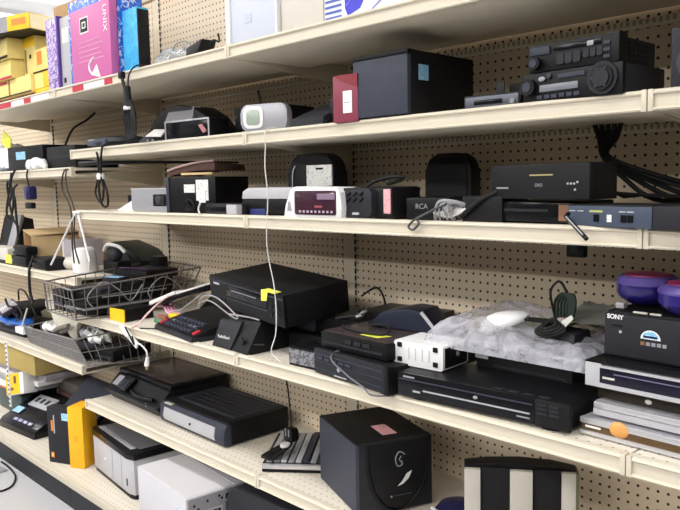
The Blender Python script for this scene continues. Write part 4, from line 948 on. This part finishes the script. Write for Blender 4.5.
t = T('laser_printer', 'grey printer with dark glossy lid on the base deck', 'printer', -1.262, -.385, z, -6)
G().prism([(0, .0), (.03, -.012), (.42, -.012), (.455, .0), (.455, .25), (0, .25)], 'z', .02, .165, .004).obj('body', LGREY, t)
G().prism([(0.005, .005), (.03, -.006), (.42, -.006), (.45, .005), (.45, .25), (0.005, .25)], 'z', .0, .021).obj('base', BLK, t)
G().prism([(-.004, .0), (.03, -.018), (.42, -.018), (.46, .0), (.46, .26), (-.004, .26)], 'z', .165, .193, .008).obj('lid', BLKG, t)
B(t, 'lid_panel', M('grey_gloss', (.14, .14, .15), .18, 0, .1), .03, .04, .192, .42, .25, .195, .002); B(t, 'lid_strip', GREY, .03, .012, .192, .40, .038, .1945, .002)
for k in range(2): B(t, 'front_seam', GREY, .25+.10*k, -.0132, .03, .252+.10*k, -.010, .16, 0)
B(t, 'side_slot', CHAR, .40, -.0135, .05, .412, -.01, .08, .001); B(t, 'badge', WHT, .16, -.0135, .09, .175, -.01, .096, 0)
t = T('computer', 'white computer case lying on the base deck with blue sticker and rear ports', 'computer', -.632, -.513, z, -5.4)
B(t, 'case', M('pale_grey_case', (.58, .57, .61), .5, 0, .04), 0, .0, .0, .392, .19, .218, .006); B(t, 'side_cover', M('mid_grey_cover', (.36, .35, .38), .5, 0, .04), .002, .19, .0, .392, .244, .218, .004)
B(t, 'rear_panel', GREY, .3915, .008, .008, .394, .240, .212, 0); B(t, 'top_panel', M('pale_grey_top', (.62, .61, .64), .5, 0, .04), .01, .008, .217, .382, .18, .2192, 0)
B(t, 'front_sticker', BLUEST, .332, -.0015, .14, .362, .001, .172, 0)
B(t, 'drive_seam', LGREY, .0, .188, .05, .393, .192, .220, 0)
for (y, v) in ((.03, .205), (.045, .19), (.08, .21), (.125, .215), (.135, .205), (.16, .17), (.17, .20), (.18, .185), (.225, .215)): G().disc((.394, y, v-.018), .0045, .001, 'x', 10).obj('screw', BLK, t)
for k in range(3): B(t, 'port_slot', BLK, .394, .09+.014*k, .095, .3955, .10+.014*k, .155, 0)
B(t, 'audio_port', BLK, .394, .15, .178, .3955, .17, .198, 0); B(t, 'port_plate', LGREY, .3935, .068, .085, .395, .138, .162, 0)
t = T('monitor_back', 'dark blue-grey plastic case below the grey ribbed box', 'case', -.17, -.44, z, 3)
G().rplate('y', 0, 0, .42, .26, 0, .24, .06, .015).obj('shell', CHAR, t); G().tube([(.05, -.004, .10), (.15, -.006, .16), (.30, -.006, .20), (.38, -.004, .21)], .008).obj('raised_rib', SLATE, t)
t = T('dark_case', 'dark plastic bin behind the grey printer on the base deck', 'bin', -1.12, -.12, z, 0)
G().prism([(0, 0), (.34, 0), (.36, .22), (-.02, .22)], 'y', 0, .09, .004).obj('shell', BLKM, t); B(t, 'rim', CHAR, -.03, -.006, .21, .37, .096, .225, .003)
t = T('flat_panel', 'dark slate flat panel leaning behind the yellow book box', 'panel', -1.70, -.40, z+.125, 2, pitch=-50)
B(t, 'panel', SLATE, 0, 0, .0, .34, .02, .27, .004); B(t, 'frame', BLK, -.006, .004, -.004, .346, .024, .276, .006); B(t, 'edge_trim', GREY, .325, -.001, .0, .329, .002, .27, 0)
t = T('storage_bin', 'dark reddish bin under the slate flat panel', 'bin', -1.70, -.36, z, 2)
B(t, 'body', M('dark_rust', (.05, .022, .016), .5, 0, .2), 0, 0, 0, .33, .2, .11, .006); B(t, 'lid', BLKM, -.003, -.003, .108, .333, .203, .12, .003)
t = T('leather_case', 'dark brown flat case lying behind the white and yellow box', 'case', -2.19, -.168, z+.14, 1)
B(t, 'body', M('dark_taupe', (.10, .085, .08), .5, 0, .2, 15), 0, 0, 0, .42, .145, .065, .012); B(t, 'lower_body', BROWN, .02, .0, -.14, .40, .14, -.002, .01)
t = T('carton', 'white and yellow box tilted against the dark brown case', 'box', -2.27, -.40, z+.130, 12, pitch=-8, roll=-14)
B(t, 'box_body', WHT, 0, 0, 0, .165, .08, .115, .003); B(t, 'yellow_front', YELLOW, -.001, -.0015, .004, .130, .001, .112, 0); B(t, 'yellow_top', YELLOW, -.001, -.0015, .1145, .12, .06, .1165, 0)
B(t, 'dark_mark', M('plum_print', (.20, .05, .06)), .075, -.002, .06, .10, .0, .10, 0); B(t, 'dark_mark', M('plum_print', (.20, .05, .06)), .03, -.002, .025, .07, .0, .04, 0)
t = T('storage_tub', 'teal-grey box at the left edge behind the fax machine', 'box', -2.58, -.34, z, 0)
B(t, 'body', M('teal_grey', (.05, .08, .085), .4, 0, .2), 0, 0, 0, .35, .2, .125, .01); B(t, 'lid', CHAR, -.004, -.004, .122, .354, .204, .138, .004)
t = T('folder', 'orange-red folder lying above the teal-grey box', 'folder', -2.62, -.38, z+.140, 4)
B(t, 'cover', M('rust_card', (.55, .18, .08), .5, 0, .15), 0, 0, 0, .42, .22, .012, .002); B(t, 'pages', PAPERW, .004, -.001, .012, .40, .2, .018, .001)
for k in range(3):
    tt = T('paper_stack', ['grey bundle of papers lowest of the pile under the left wire basket shelf', 'white bundle of papers in the middle of the pile at left', 'purplish grey folder topmost of the paper pile at left'][k], 'papers', -2.95+.04*k, -.33, z+.160+.032*k, 2*k)
    B(tt, 'sheets', [GREY, PAPERW, M('mauve_grey', (.36, .33, .38), .5)][k], 0, 0, 0, .82, .24, .028, .004); B(tt, 'cover', LGREY, .0, -.001, .028, .8, .24, .031, .001)
t = T('cardboard_box', 'tan cardboard box under the left wire basket shelf', 'cardboard box', -2.80, -.36, z+.262, 3)
B(t, 'body', M('tan_card', (.52, .40, .14), .7, 0, .12, 12), 0, 0, 0, .74, .26, .122, .003); B(t, 'flap', CREAM, -.002, -.002, .0, .03, .262, .120, .001)
t = T('slotted_strip', 'white slotted metal strip standing at the front of the left bay', 'metal strip', -2.03, -.475, .27)
G().box(0, 0, 0, .022, .006, .34, .001).warp(lambda v: (v.x-v.z*.02, v.y, v.z)).obj('strip', WHT, t)
g = G()
for k in range(14): g.box(.004, -.001, .012+.024*k, .018, .001, .022+.024*k).bm.verts.ensure_lookup_table()
g.warp(lambda v: (v.x-v.z*.02, v.y, v.z)).obj('slots', CHAR, t)
cord('black_cable', 'thin black cable looped on the white floor at the left bottom', [(-1.99, -.545, .005), (-1.90, -.545, .005), (-1.76, -.562, .005), (-1.66, -.606, .005), (-1.62, -.65, .005), (-1.63, -.70, .005), (-1.75, -.80, .005)], .0045)
t = T('floor_grate', 'small grey patch plate on the floor beside the black cable', 'plate', -1.98, -.68, .001, 8)
B(t, 'plate', GREY, 0, 0, 0, .14, .10, .005, .001); B(t, 'slot', CHAR, .02, .02, .0045, .10, .035, .0055, 0)

# ================================================================== WIRE BASKETS
def basket(name, label, bot, top, nl, nh, sides=(0, 1, 2, 3), mesh_side=None, r=.0022, mat=STEEL):
    """bot, top: four corners each, front-left, front-right, back-right, back-left"""
    o = Vector(bot[0]); t = T(name, label, 'wire basket', *o)
    bt = [Vector(p)-o for p in bot]; tp = [Vector(p)-o for p in top]
    g = G()
    for q in (bt, tp):
        for i in range(4): g.wire(q[i], q[(i+1) % 4], r*1.7)
    for i in range(4): g.wire(bt[i], tp[i], r*1.7)
    g.obj('frame', mat, t)
    for i in sides:
        a, b, c, d = bt[i], bt[(i+1) % 4], tp[(i+1) % 4], tp[i]
        n = max(4, int((b-a).length/nl)); m = nh; g = G()
        for k in range(1, n): g.wire(a.lerp(b, k/n), d.lerp(c, k/n), r*.8)
        for k in range(1, m): g.wire(a.lerp(d, k/m), b.lerp(c, k/m), r*.8)
        if i == mesh_side:
            for k in range(1, 9): g.wire(a.lerp(d, k/9), b.lerp(c, k/9), r*.8)
            for k in range(1, n*2): g.wire(a.lerp(b, k/n/2), d.lerp(c, k/n/2), r*.7)
        g.obj('side_wires', mat, t)
    g = G()
    n = max(4, int((bt[1]-bt[0]).length/nl/1.5))
    for k in range(1, n): g.wire(bt[0].lerp(bt[1], k/n), bt[3].lerp(bt[2], k/n), r*.8)
    for k in range(1, 5): g.wire(bt[0].lerp(bt[3], k/5), bt[1].lerp(bt[2], k/5), r*.8)
    g.obj('bottom_wires', mat, t)
    return t
zu = zD+.010
basket('wire_basket', 'upper wire basket of black electronics overhanging the left end of the fourth shelf',
       [(-1.213, -.575, zu), (-.905, -.592, zu), (-.86, -.14, zu), (-1.205, -.09, zu)],
       [(-1.215, -.585, zu+.122), (-.915, -.602, zu+.116), (-.80, -.09, zu+.165), (-1.20, -.05, zu+.165)], .04, 3, mat=M('brown_steel', (.20, .18, .17), .4, .5, .1))
zl = .613
lowb = basket('wire_basket', 'wide lower wire basket with fine mesh front on the left bay shelf',
       [(-1.89, -.40, zl), (-1.19, -.425, zl), (-1.08, -.14, zl), (-1.80, -.10, zl)],
       [(-1.88, -.43, zl+.085), (-1.31, -.43, zl+.10), (-1.14, -.10, zl+.15), (-1.80, -.07, zl+.13)], .03, 2, mesh_side=0, mat=M('basket_steel', (.27, .26, .26), .4, .5, .1))
G().tube([(.005, -.038, .09), (.09, -.04, .187)], .004, 8, 0).obj('handle', OFFW, lowb)
# contents of the upper basket
zq = zu+.006
t = T('keyboard', 'flat black device with silver edges lying in the upper wire basket', 'electronics', -1.095, -.555, zq, 2)
B(t, 'case', BLK, 0, 0, 0, .175, .41, .045, .006); B(t, 'silver_edge', GREY, .174, .0, .022, .177, .41, .029, .001); B(t, 'silver_edge', GREY, .0, -.002, .022, .175, .004, .029, .001)
t = T('desk_phone', 'black phone heaped over the flat device in the upper basket', 'electronics', -1.11, -.50, zq+.046, 3)
G().prism([(0, 0), (.34, 0), (.34, .06), (.20, .065), (.0, .025)], 'x', 0, .18, .006).obj('case', BLKM, t); B(t, 'panel', CHAR, .03, .03, .03, .15, .10, .047, .003); B(t, 'silver_line', GREY, .179, .02, .016, .182, .32, .022, .001); B(t, 'grey_tabs', LGREY, .06, .22, .06, .16, .226, .0665, .001)
t = T('media_box', 'black box with violet cable piled at the back of the upper basket', 'electronics', -1.13, -.30, zq+.113, 8)
B(t, 'case', BLKM, 0, 0, 0, .20, .17, .035, .006); B(t, 'top_panel', CHAR, .02, .02, .034, .18, .15, .037, .001); G().tube([(.02, .0, .04), (.10, -.01, .045), (.19, .02, .04)], .005).obj('violet_cable', M('dark_violet', (.05, .02, .06)), t)
t = T('adapter', 'dark adapter with blue sticker on the rim of the upper wire basket', 'adapter', -1.03, -.42, zq+.113, 20)
B(t, 'case', CHAR, 0, 0, 0, .09, .06, .02, .004); B(t, 'sticker', BLUEST, .01, .004, .0198, .085, .04, .0212, 0)
t = T('speaker_phone', 'dark green-black answering unit standing behind the upper wire basket', 'answering machine', -1.46, -.18, .995, 6, )
G().prism([(0, .0), (.26, 0), (.27, .05), (.19, .095), (.04, .130), (.0, .09)], 'y', 0, .16, .010).obj('case', M('green_black', (.020, .028, .026), .4), t); G().prism([(.06, .02), (.22, .02), (.17, .080), (.07, .100)], 'y', -.003, .004).obj('front_panel', M('dark_teal', (.045, .065, .065), .3), t); B(t, 'silver_mark', GREY, .05, -.005, .05, .075, .0, .075, .002)
t = T('camera', 'small black block standing beside the upright behind the upper basket', 'camera', -1.13, -.135, zq, 0)
B(t, 'body', BLK, .0, .0, .125, .07, .045, .19, .004); B(t, 'base', BLKM, -.02, .0, .0, .10, .05, .128, .006)
for k in (0, 2):
    cord('cable', ['grey cable looped over the long side of the upper wire basket, front loop', 'grey cable looped over the long side of the upper wire basket, middle loop', 'grey cable looped over the long side of the upper wire basket, rear loop'][k],
         [(-.925+.022*k, -.50+.12*k, zu+.02), (-.915+.022*k, -.54+.12*k, zu+.08), (-.90+.022*k, -.48+.12*k, zu+.135), (-.885+.022*k, -.42+.12*k, zu+.10), (-.89+.022*k, -.37+.12*k, zu+.05), (-.88+.022*k, -.32+.12*k, zu+.11)], .0022, GCORD)
g4 = 'black electronics heaped in the wire baskets'
for (x, y, zz, w, d, h, yw, lb) in ((-1.205, -.555, zq, .10, .42, .085, 0, 'narrow black box along the left side of the upper wire basket'),
        (-1.80, -.38, zl+.006, .26, .22, .05, 6, 'black box at the left of the lower wire basket'), (-1.50, -.38, zl+.006, .20, .24, .045, -8, 'black box at the middle of the lower wire basket'),
        (-1.27, -.36, zl+.006, .13, .22, .05, 12, 'black box at the right end of the lower wire basket')):
    t = T('electronics', lb, 'electronics', x, y, zz, yw, g4); B(t, 'case', BLKM, 0, 0, 0, w, d, h, .006); B(t, 'front_strip', SLATE, .01, -.002, h*.3, w-.01, .001, h*.45, 0); B(t, 'top_panel', CHAR, .015, .02, h-.001, w-.015, d-.02, h+.002, .001)
t = T('cloth_bag', 'beige cloth bag slumped between the two wire baskets', 'cloth bag', -1.74, -.36, zl+.095)
g = G(); g.ell((.08, .05, .055), (.15, .06, .075)); g.warp(lambda v: (v.x+.018*math.sin(v.z*60+v.y*30), v.y+.010*math.sin(v.x*50), v.z+.016*math.sin(v.x*45+v.y*60)-.45*(v.x-.08))); g.obj('cloth', CLOTH, t)
G().tube([(.09, -.012, -.01), (.16, -.01, .015), (.22, .0, .03)], .012, 8).obj('strap', M('taupe_strap', (.20, .18, .15), .8), t)
for k in range(4):
    t = T('crumpled_paper', ['crumpled white paper at the left of the lower wire basket', 'crumpled pale wrapper behind the beige cloth bag', 'white paper scrap at the right of the lower wire basket', 'pale wrapper near the middle of the lower wire basket'][k], 'paper', [-1.84, -1.72, -1.40, -1.55][k], [-.36, -.28, -.33, -.30][k], zl+.06)
    G().ell((.05, .04, .02), (.07, .05, .022)).warp(lambda v: (v.x+.01*math.sin(v.y*130), v.y, v.z+.009*math.sin(v.x*110+v.y*80))).obj('paper', [PAPERW, OFFW, PAPERW, LGREY][k], t)

# ================================================================== LEFT BAY
z = 1.467
t = T('router_box', 'black box with blue sticker on the upper left bay shelf', 'box', -1.97, -.425, z, 3)
B(t, 'case', BLK, 0, 0, 0, .38, .18, .118, .006); B(t, 'sticker', BLUEST, .10, -.002, .055, .20, .001, .092, 0)
t = T('video_recorder', 'dark unit between the blue stickered box and the second shelf end', 'electronics', -1.56, -.40, z, 0)
B(t, 'case', BLKM, 0, 0, 0, .30, .2, .10, .005); B(t, 'front_strip', CHAR, .01, -.002, .05, .29, .001, .06, 0)
t = T('crumpled_paper', 'crumpled white tissue at the front edge of the upper left bay shelf', 'paper', -1.72, -.44, z)
g = G(); g.ell((.09, .02, .022), (.11, .03, .026)); g.warp(lambda v: (v.x, v.y, max(0, v.z+.012*math.sin(v.x*90)))); g.obj('tissue', PAPERW, t)
t = T('plastic_bag', 'white plastic bag at the left edge of the upper left bay shelf', 'plastic bag', -2.32, -.40, z)
g = G(); g.ell((.14, .08, .07), (.17, .09, .075)); g.warp(lambda v: (v.x+.014*math.sin(v.z*70), v.y+.01*math.sin(v.x*60), max(0, v.z+.012*math.sin(v.x*60+v.y*50)))); g.obj('bag', M('white_film', (.80, .82, .85), .25, 0, .08, 20), t)
B(t, 'dark_print', BLUEG, .20, -.012, .004, .30, .0, .016, .002); B(t, 'white_box', PAPERW, .26, -.01, .02, .33, .06, .075, .003)
t = T('price_tag', 'yellow tag hanging at the left edge under the topmost shelf', 'tag', -2.10, -.40, z+.18, 0, roll=25)
B(t, 'tag_card', YELST, 0, 0, -.02, .11, .004, .05, .001); t.location.z = z+.165
cord('hanging_cable', 'thin black cord hanging behind the blue stickered box under the topmost shelf', [(-1.57, -.15, zA-.05), (-1.56, -.20, 1.70), (-1.60, -.25, 1.66), (-1.585, -.3, 1.58)], .005)
t = T('hanging_cable', 'black looped cord with plug hanging from the upper left bay shelf', 'cord', -1.90, -.455, 1.20)
G().tube([(.07, .01, .275), (.06, -.006, .23), (.02, -.008, .16), (-.03, -.006, .07), (.0, -.004, .03), (.06, -.006, .10), (.08, -.006, .18), (.13, -.008, .20)], .0055).obj('cable', BCORD, t)
G().tube([(.05, .0, .26), (.04, -.004, .20), (.08, -.004, .14), (.085, -.004, .06), (.10, -.004, -.06)], .006).obj('strand', BCORD, t)
G().tube([(.0, -.006, .10), (.05, -.006, .16), (.02, -.006, .22), (.0, -.006, .18), (.04, -.006, .05), (.09, .0, .0)], .005).obj('loops', BCORD, t)
t = T('power_adapter', 'black wall adapter hanging on its cord from the upper left bay shelf', 'adapter', -1.70, -.445, 1.33)
B(t, 'brick', NAVY, 0, -.02, 0, .075, .02, .065, .012); B(t, 'plug', BLK, .02, -.022, -.04, .10, .0, -.012, .006); G().tube([(.03, .0, .06), (.01, .0, .11), (.02, .004, .142)], .004).obj('cord', BCORD, t)
for k in range(2):
    cord('hanging_wire', ['thin dark cord hanging to the shelf end beside the white wire stand', 'second thin dark cord swaying beside the white wire stand'][k], [(-1.265+.02*k, -.40, z+.004), (-1.27+.02*k, -.446, z-.01), (-1.30+.05*k, -.448, 1.38), (-1.22+.03*k, -.45, 1.29), (-1.215+.02*k, -.455, 1.15), (-1.24+.05*k, -.44, 1.06)], .0034, M('dark_brown_cord', (.05, .04, .035)))

z = .995
t = T('wire_stand', 'white wire stand with splayed legs hanging from the third shelf end', 'wire stand', -1.17, -.452, z)
G().tube([(.0, .0, .285), (-.285, .0, .045)], .0045, 8, 0).obj('rod', WHT, t); G().tube([(.022, .0, .275), (.105, .0, .085)], .0045, 8, 0).obj('rod', WHT, t); G().tube([(-.02, .0, .285), (.04, .0, .285)], .0055, 8, 0).obj('hook_bar', WHT, t)
t = T('cup', 'white tapered cup hanging its handle beside the upper wire basket', 'cup', -1.39, -.32, z)
G().lathe([(.052, .0), (.056, .01), (.050, .07), (.043, .108), (.034, .116)], (0, 0, 0), 36).obj('body', WHT, t); G().tube([(.044, -.01, .10), (.075, -.015, .07), (.060, -.012, .02)], .006).obj('handle', OFFW, t); G().lathe([(.054, 0), (.058, .003), (.054, .006)], (0, 0, 0), 36).obj('base_ring', LGREY, t)
t = T('adapter', 'white chunky adapter left of the white tapered cup', 'adapter', -1.52, -.33, z, 10)
B(t, 'brick', WHT, .0, .0, .0, .09, .07, .10, .012); B(t, 'socket', BLK, .05, -.003, .045, .065, .002, .065, .002); B(t, 'socket', BLK, .05, -.003, .02, .065, .002, .03, .002); G().ell((-.06, .04, .03), (.07, .04, .032)).obj('white_bundle', OFFW, t)
t = T('headset', 'white headset behind the tapered cup on the left bay shelf', 'headset', -1.275, -.255, z)
G().tube([(-.06, .0, .10), (.0, -.01, .13), (.08, .0, .125), (.12, .01, .10)], .008, 8).obj('band', WHT, t); G().ell((.04, .0, .085), (.05, .03, .03)).obj('ear_cup', CHAR, t); B(t, 'base', BLKM, -.04, -.02, .0, .10, .05, .06, .01)
t = T('cardboard_box', 'open brown cardboard box on the left bay shelf', 'cardboard box', -2.16, -.30, z, -14)
B(t, 'back_wall', CARD, .0, .22, .0, .30, .226, .17, .001); B(t, 'side_wall', CARD, .0, .0, .0, .006, .226, .17, .001); B(t, 'side_wall', CARDL, .294, .0, .0, .30, .226, .15, .001); B(t, 'bottom', CARD, .0, .0, .0, .30, .226, .006, .001)
G().hexa([(-.02,.0,.165),(.30,-.0,.150),(.33,.226,.165),(.0,.226,.172),(-.02,.0,.170),(.30,.0,.155),(.33,.226,.170),(.0,.226,.177)]).obj('top_flap', CARDL, t); B(t, 'inner_shade_board', M('shade_brown_card', (.16, .09, .04), .8), .01, .20, .006, .29, .218, .12, .001)  # dark inner board paints in the shade inside the open box
t = T('storage_box', 'pale grey box beside the open cardboard box', 'box', -1.785, -.25, z, 0)
B(t, 'body', M('pale_mauve_grey', (.46, .43, .48), .5, 0, .05), 0, 0, 0, .13, .15, .13, .004); B(t, 'white_corner', WHT, -.004, -.004, 0, .012, .02, .136, .002)
t = T('telephone', 'tall grey and black desk phone on the left bay shelf', 'telephone', -2.42, -.36, z, 20)
G().prism([(0, 0), (.16, 0), (.13, .22), (.07, .235), (.04, .10), (.0, .05)], 'x', 0, .16, .008).obj('base', BLKM, t); G().hexa([(.10,.0,.06),(.16,.0,.06),(.16,.08,.24),(.10,.08,.24),(.11,-.02,.07),(.17,-.02,.07),(.165,.05,.25),(.11,.05,.25)], .012).obj('handset', GREY, t); B(t, 'green_light', GREENP, .03, .05, .236, .06, .07, .245, .003); B(t, 'silver_foot', GREY, .09, -.04, .03, .22, .02, .055, .012)
t = T('appliance', 'white device with a yellow sticky note at the left edge of the left bay', 'appliance', -2.33, -.425, z, 0)
B(t, 'body', OFFW, 0, 0, .02, .27, .08, .085, .01); B(t, 'base', CHAR, .0, .004, .0, .27, .08, .022, .004); B(t, 'sticky_note', YELST, .25, -.004, .01, .33, .0, .055, .0005)
for k, (x, y, zz, w, d, h, yw) in enumerate(((-2.02, -.425, 0, .20, .065, .055, 0), (-1.79, -.41, 0, .20, .13, .055, -4), (-2.00, -.422, .058, .17, .06, .045, 2))):
    t = T('electronics', ['black device right of the yellow sticky note on the left bay shelf', 'black device at the foot of the white wire stand', 'black device piled on two others before the open cardboard box'][k], 'electronics', x, y, z+zz, yw, 'black devices on the left bay shelf')
    B(t, 'case', BLK, 0, 0, 0, w, d, h, .012); B(t, 'top_panel', CHAR, .02, .02, h-.001, w-.02, d-.03, h+.003, .001); B(t, 'indicator', LGREY, .015, -.002, h*.4, .03, .001, h*.65, .001)
cord('hanging_cable', 'black cord with plug dropping from the middle left bay shelf edge', [(-1.78, -.40, z+.06), (-1.74, -.438, z+.012), (-1.735, -.446, z-.04), (-1.73, -.447, z-.11), (-1.70, -.448, z-.16)], .007)
cord('black_cable', 'thin black cable arching over the heap on the lower left bay shelf', [(-2.12, -.36, .80), (-2.06, -.38, .86), (-1.93, -.40, .868), (-1.84, -.41, .83), (-1.80, -.40, .76)], .0045)
z = .607
t = T('circuit_board', 'olive green board with amber lights on the heap at left', 'circuit board', -2.02, -.28, z+.10, 12, pitch=20)
B(t, 'board', OLIVE, 0, 0, 0, .34, .20, .035, .004)
for k in range(2): G().ell((.21+.035*k, .03, .036), (.012, .010, .006)).obj('amber_light', M('amber', (.85, .45, .05), .3), t)
for k, (x, y, zz, w, d, h, yw) in enumerate(((-2.42, -.40, .0, .38, .24, .06, 4), (-2.34, -.36, .105, .30, .22, .05, -8), (-2.2, -.145, .0, .40, .11, .09, 1))):
    t = T('electronics', ['black box under the blue film on the lower left bay shelf', 'black device lying under the silver remote at left', 'black box under the olive green board at left'][k], 'electronics', x, y, z+zz, yw, 'black devices on the lower left bay shelf')
    B(t, 'case', BLK, 0, 0, 0, w, d, h, .010); B(t, 'top_panel', CHAR, .02, .02, h-.001, w-.02, d-.03, h+.003, .001); B(t, 'front_strip', SLATE, .02, -.002, h*.3, w-.02, .001, h*.5, 0)
t = T('remote_control', 'silver and black striped keypad at the left edge above the blue film', 'remote control', -2.31, -.41, z+.115, -12, pitch=28)
B(t, 'case', CHAR, 0, 0, 0, .26, .10, .022, .004)
for k in range(5): B(t, 'silver_key', [SILV, LGREY, WHT, SILV, M('lilac_silver', (.45, .38, .48), .3)][k], .015+.05*k, .008, .021, .045+.05*k, .092, .027, .002)
t = T('blue_package', 'bright blue film package at the left edge beside the lower wire basket', 'package', -2.36, -.425, z+.062)
g = G(); g.ell((.17, .06, .022), (.20, .07, .026)); g.warp(lambda v: (v.x, v.y, v.z+.008*math.sin(v.x*50))); g.obj('film', BLUEF, t); B(t, 'white_corner', PAPERW, .34, .0, -.02, .44, .05, .012, .004)
cord('black_cable', 'tangled black cable on the left heap beside the white handle rod', [(-2.2, -.40, .80), (-2.1, -.42, .775), (-2.0, -.41, .78), (-1.92, -.42, .74), (-1.98, -.43, .715)], .006)

# ================================================================== small pieces belong to the part that carries them
CARRY = {
 'front_panel': ('lettering', 'button', 'knob', 'display', 'display_window', 'trim_line', 'badge', 'tray_line', 'disc_slot', 'brand_strip', 'display_line', 'sticky_note', 'slot', 'lamp', 'print_mark', 'end_label'),
 'faceplate': ('button', 'volume_knob', 'display', 'tape_slot', 'eject_button', 'left_panel', 'dial_ring', 'silver_front'),
 'front_plate': ('lettering',), 'silver_panel': ('button',), 'sticker': ('sticker_line', 'sticker_print', 'sticker_band'), 'label': ('label_line',),
 'screen_frame': ('screen',), 'logo_frame': ('logo', 'logo_panel'), 'top_vents': ('vent_slots',), 'strip': ('slots',), 'keypad_panel': ('key', 'keys'), 'base': ('keys', 'key_marks', 'red_key'),
 'display': ('display_mark', 'display_glint', 'display_digits', 'display_line'), 'plug': ('prong',), 'bronze_front': ('logo_plate', 'orange_sticker'), 'dark_front': ('tray_line', 'badge'),
 'curved_shield': ('swirl_mark', 'feather_mark', 'brand_line', 'brand_dot', 'shield_rim'), 'front_lip': ('price_strip', 'end_cap'), 'rear_panel': ('screw', 'port_slot', 'audio_port', 'port_plate'),
 'control_panel': ('screen', 'button'), 'window': ('lens_panel', 'lens'), 'port_panel': ('jack',), 'yellow_front': ('dark_mark',), 'case': ('port', 'yellow_label', 'white_label', 'label_line'), 'front_case': ('front_vents', 'badge'), 'plate': ('slot',)}
for root in [o for o in bpy.data.objects if o.parent is None and 'label' in o]:
    kids = list(root.children); names = {}
    for k in kids: names.setdefault(k.name.split('.')[0], k)
    for host, subs in CARRY.items():
        if host not in names: continue
        for k in kids:
            if k.name.split('.')[0] in subs and k.parent == root and names[host].parent == root and not k.children and k is not names[host]:
                if any(abs(v) > 1e-9 for v in names[host].location): continue
                k.parent = names[host]
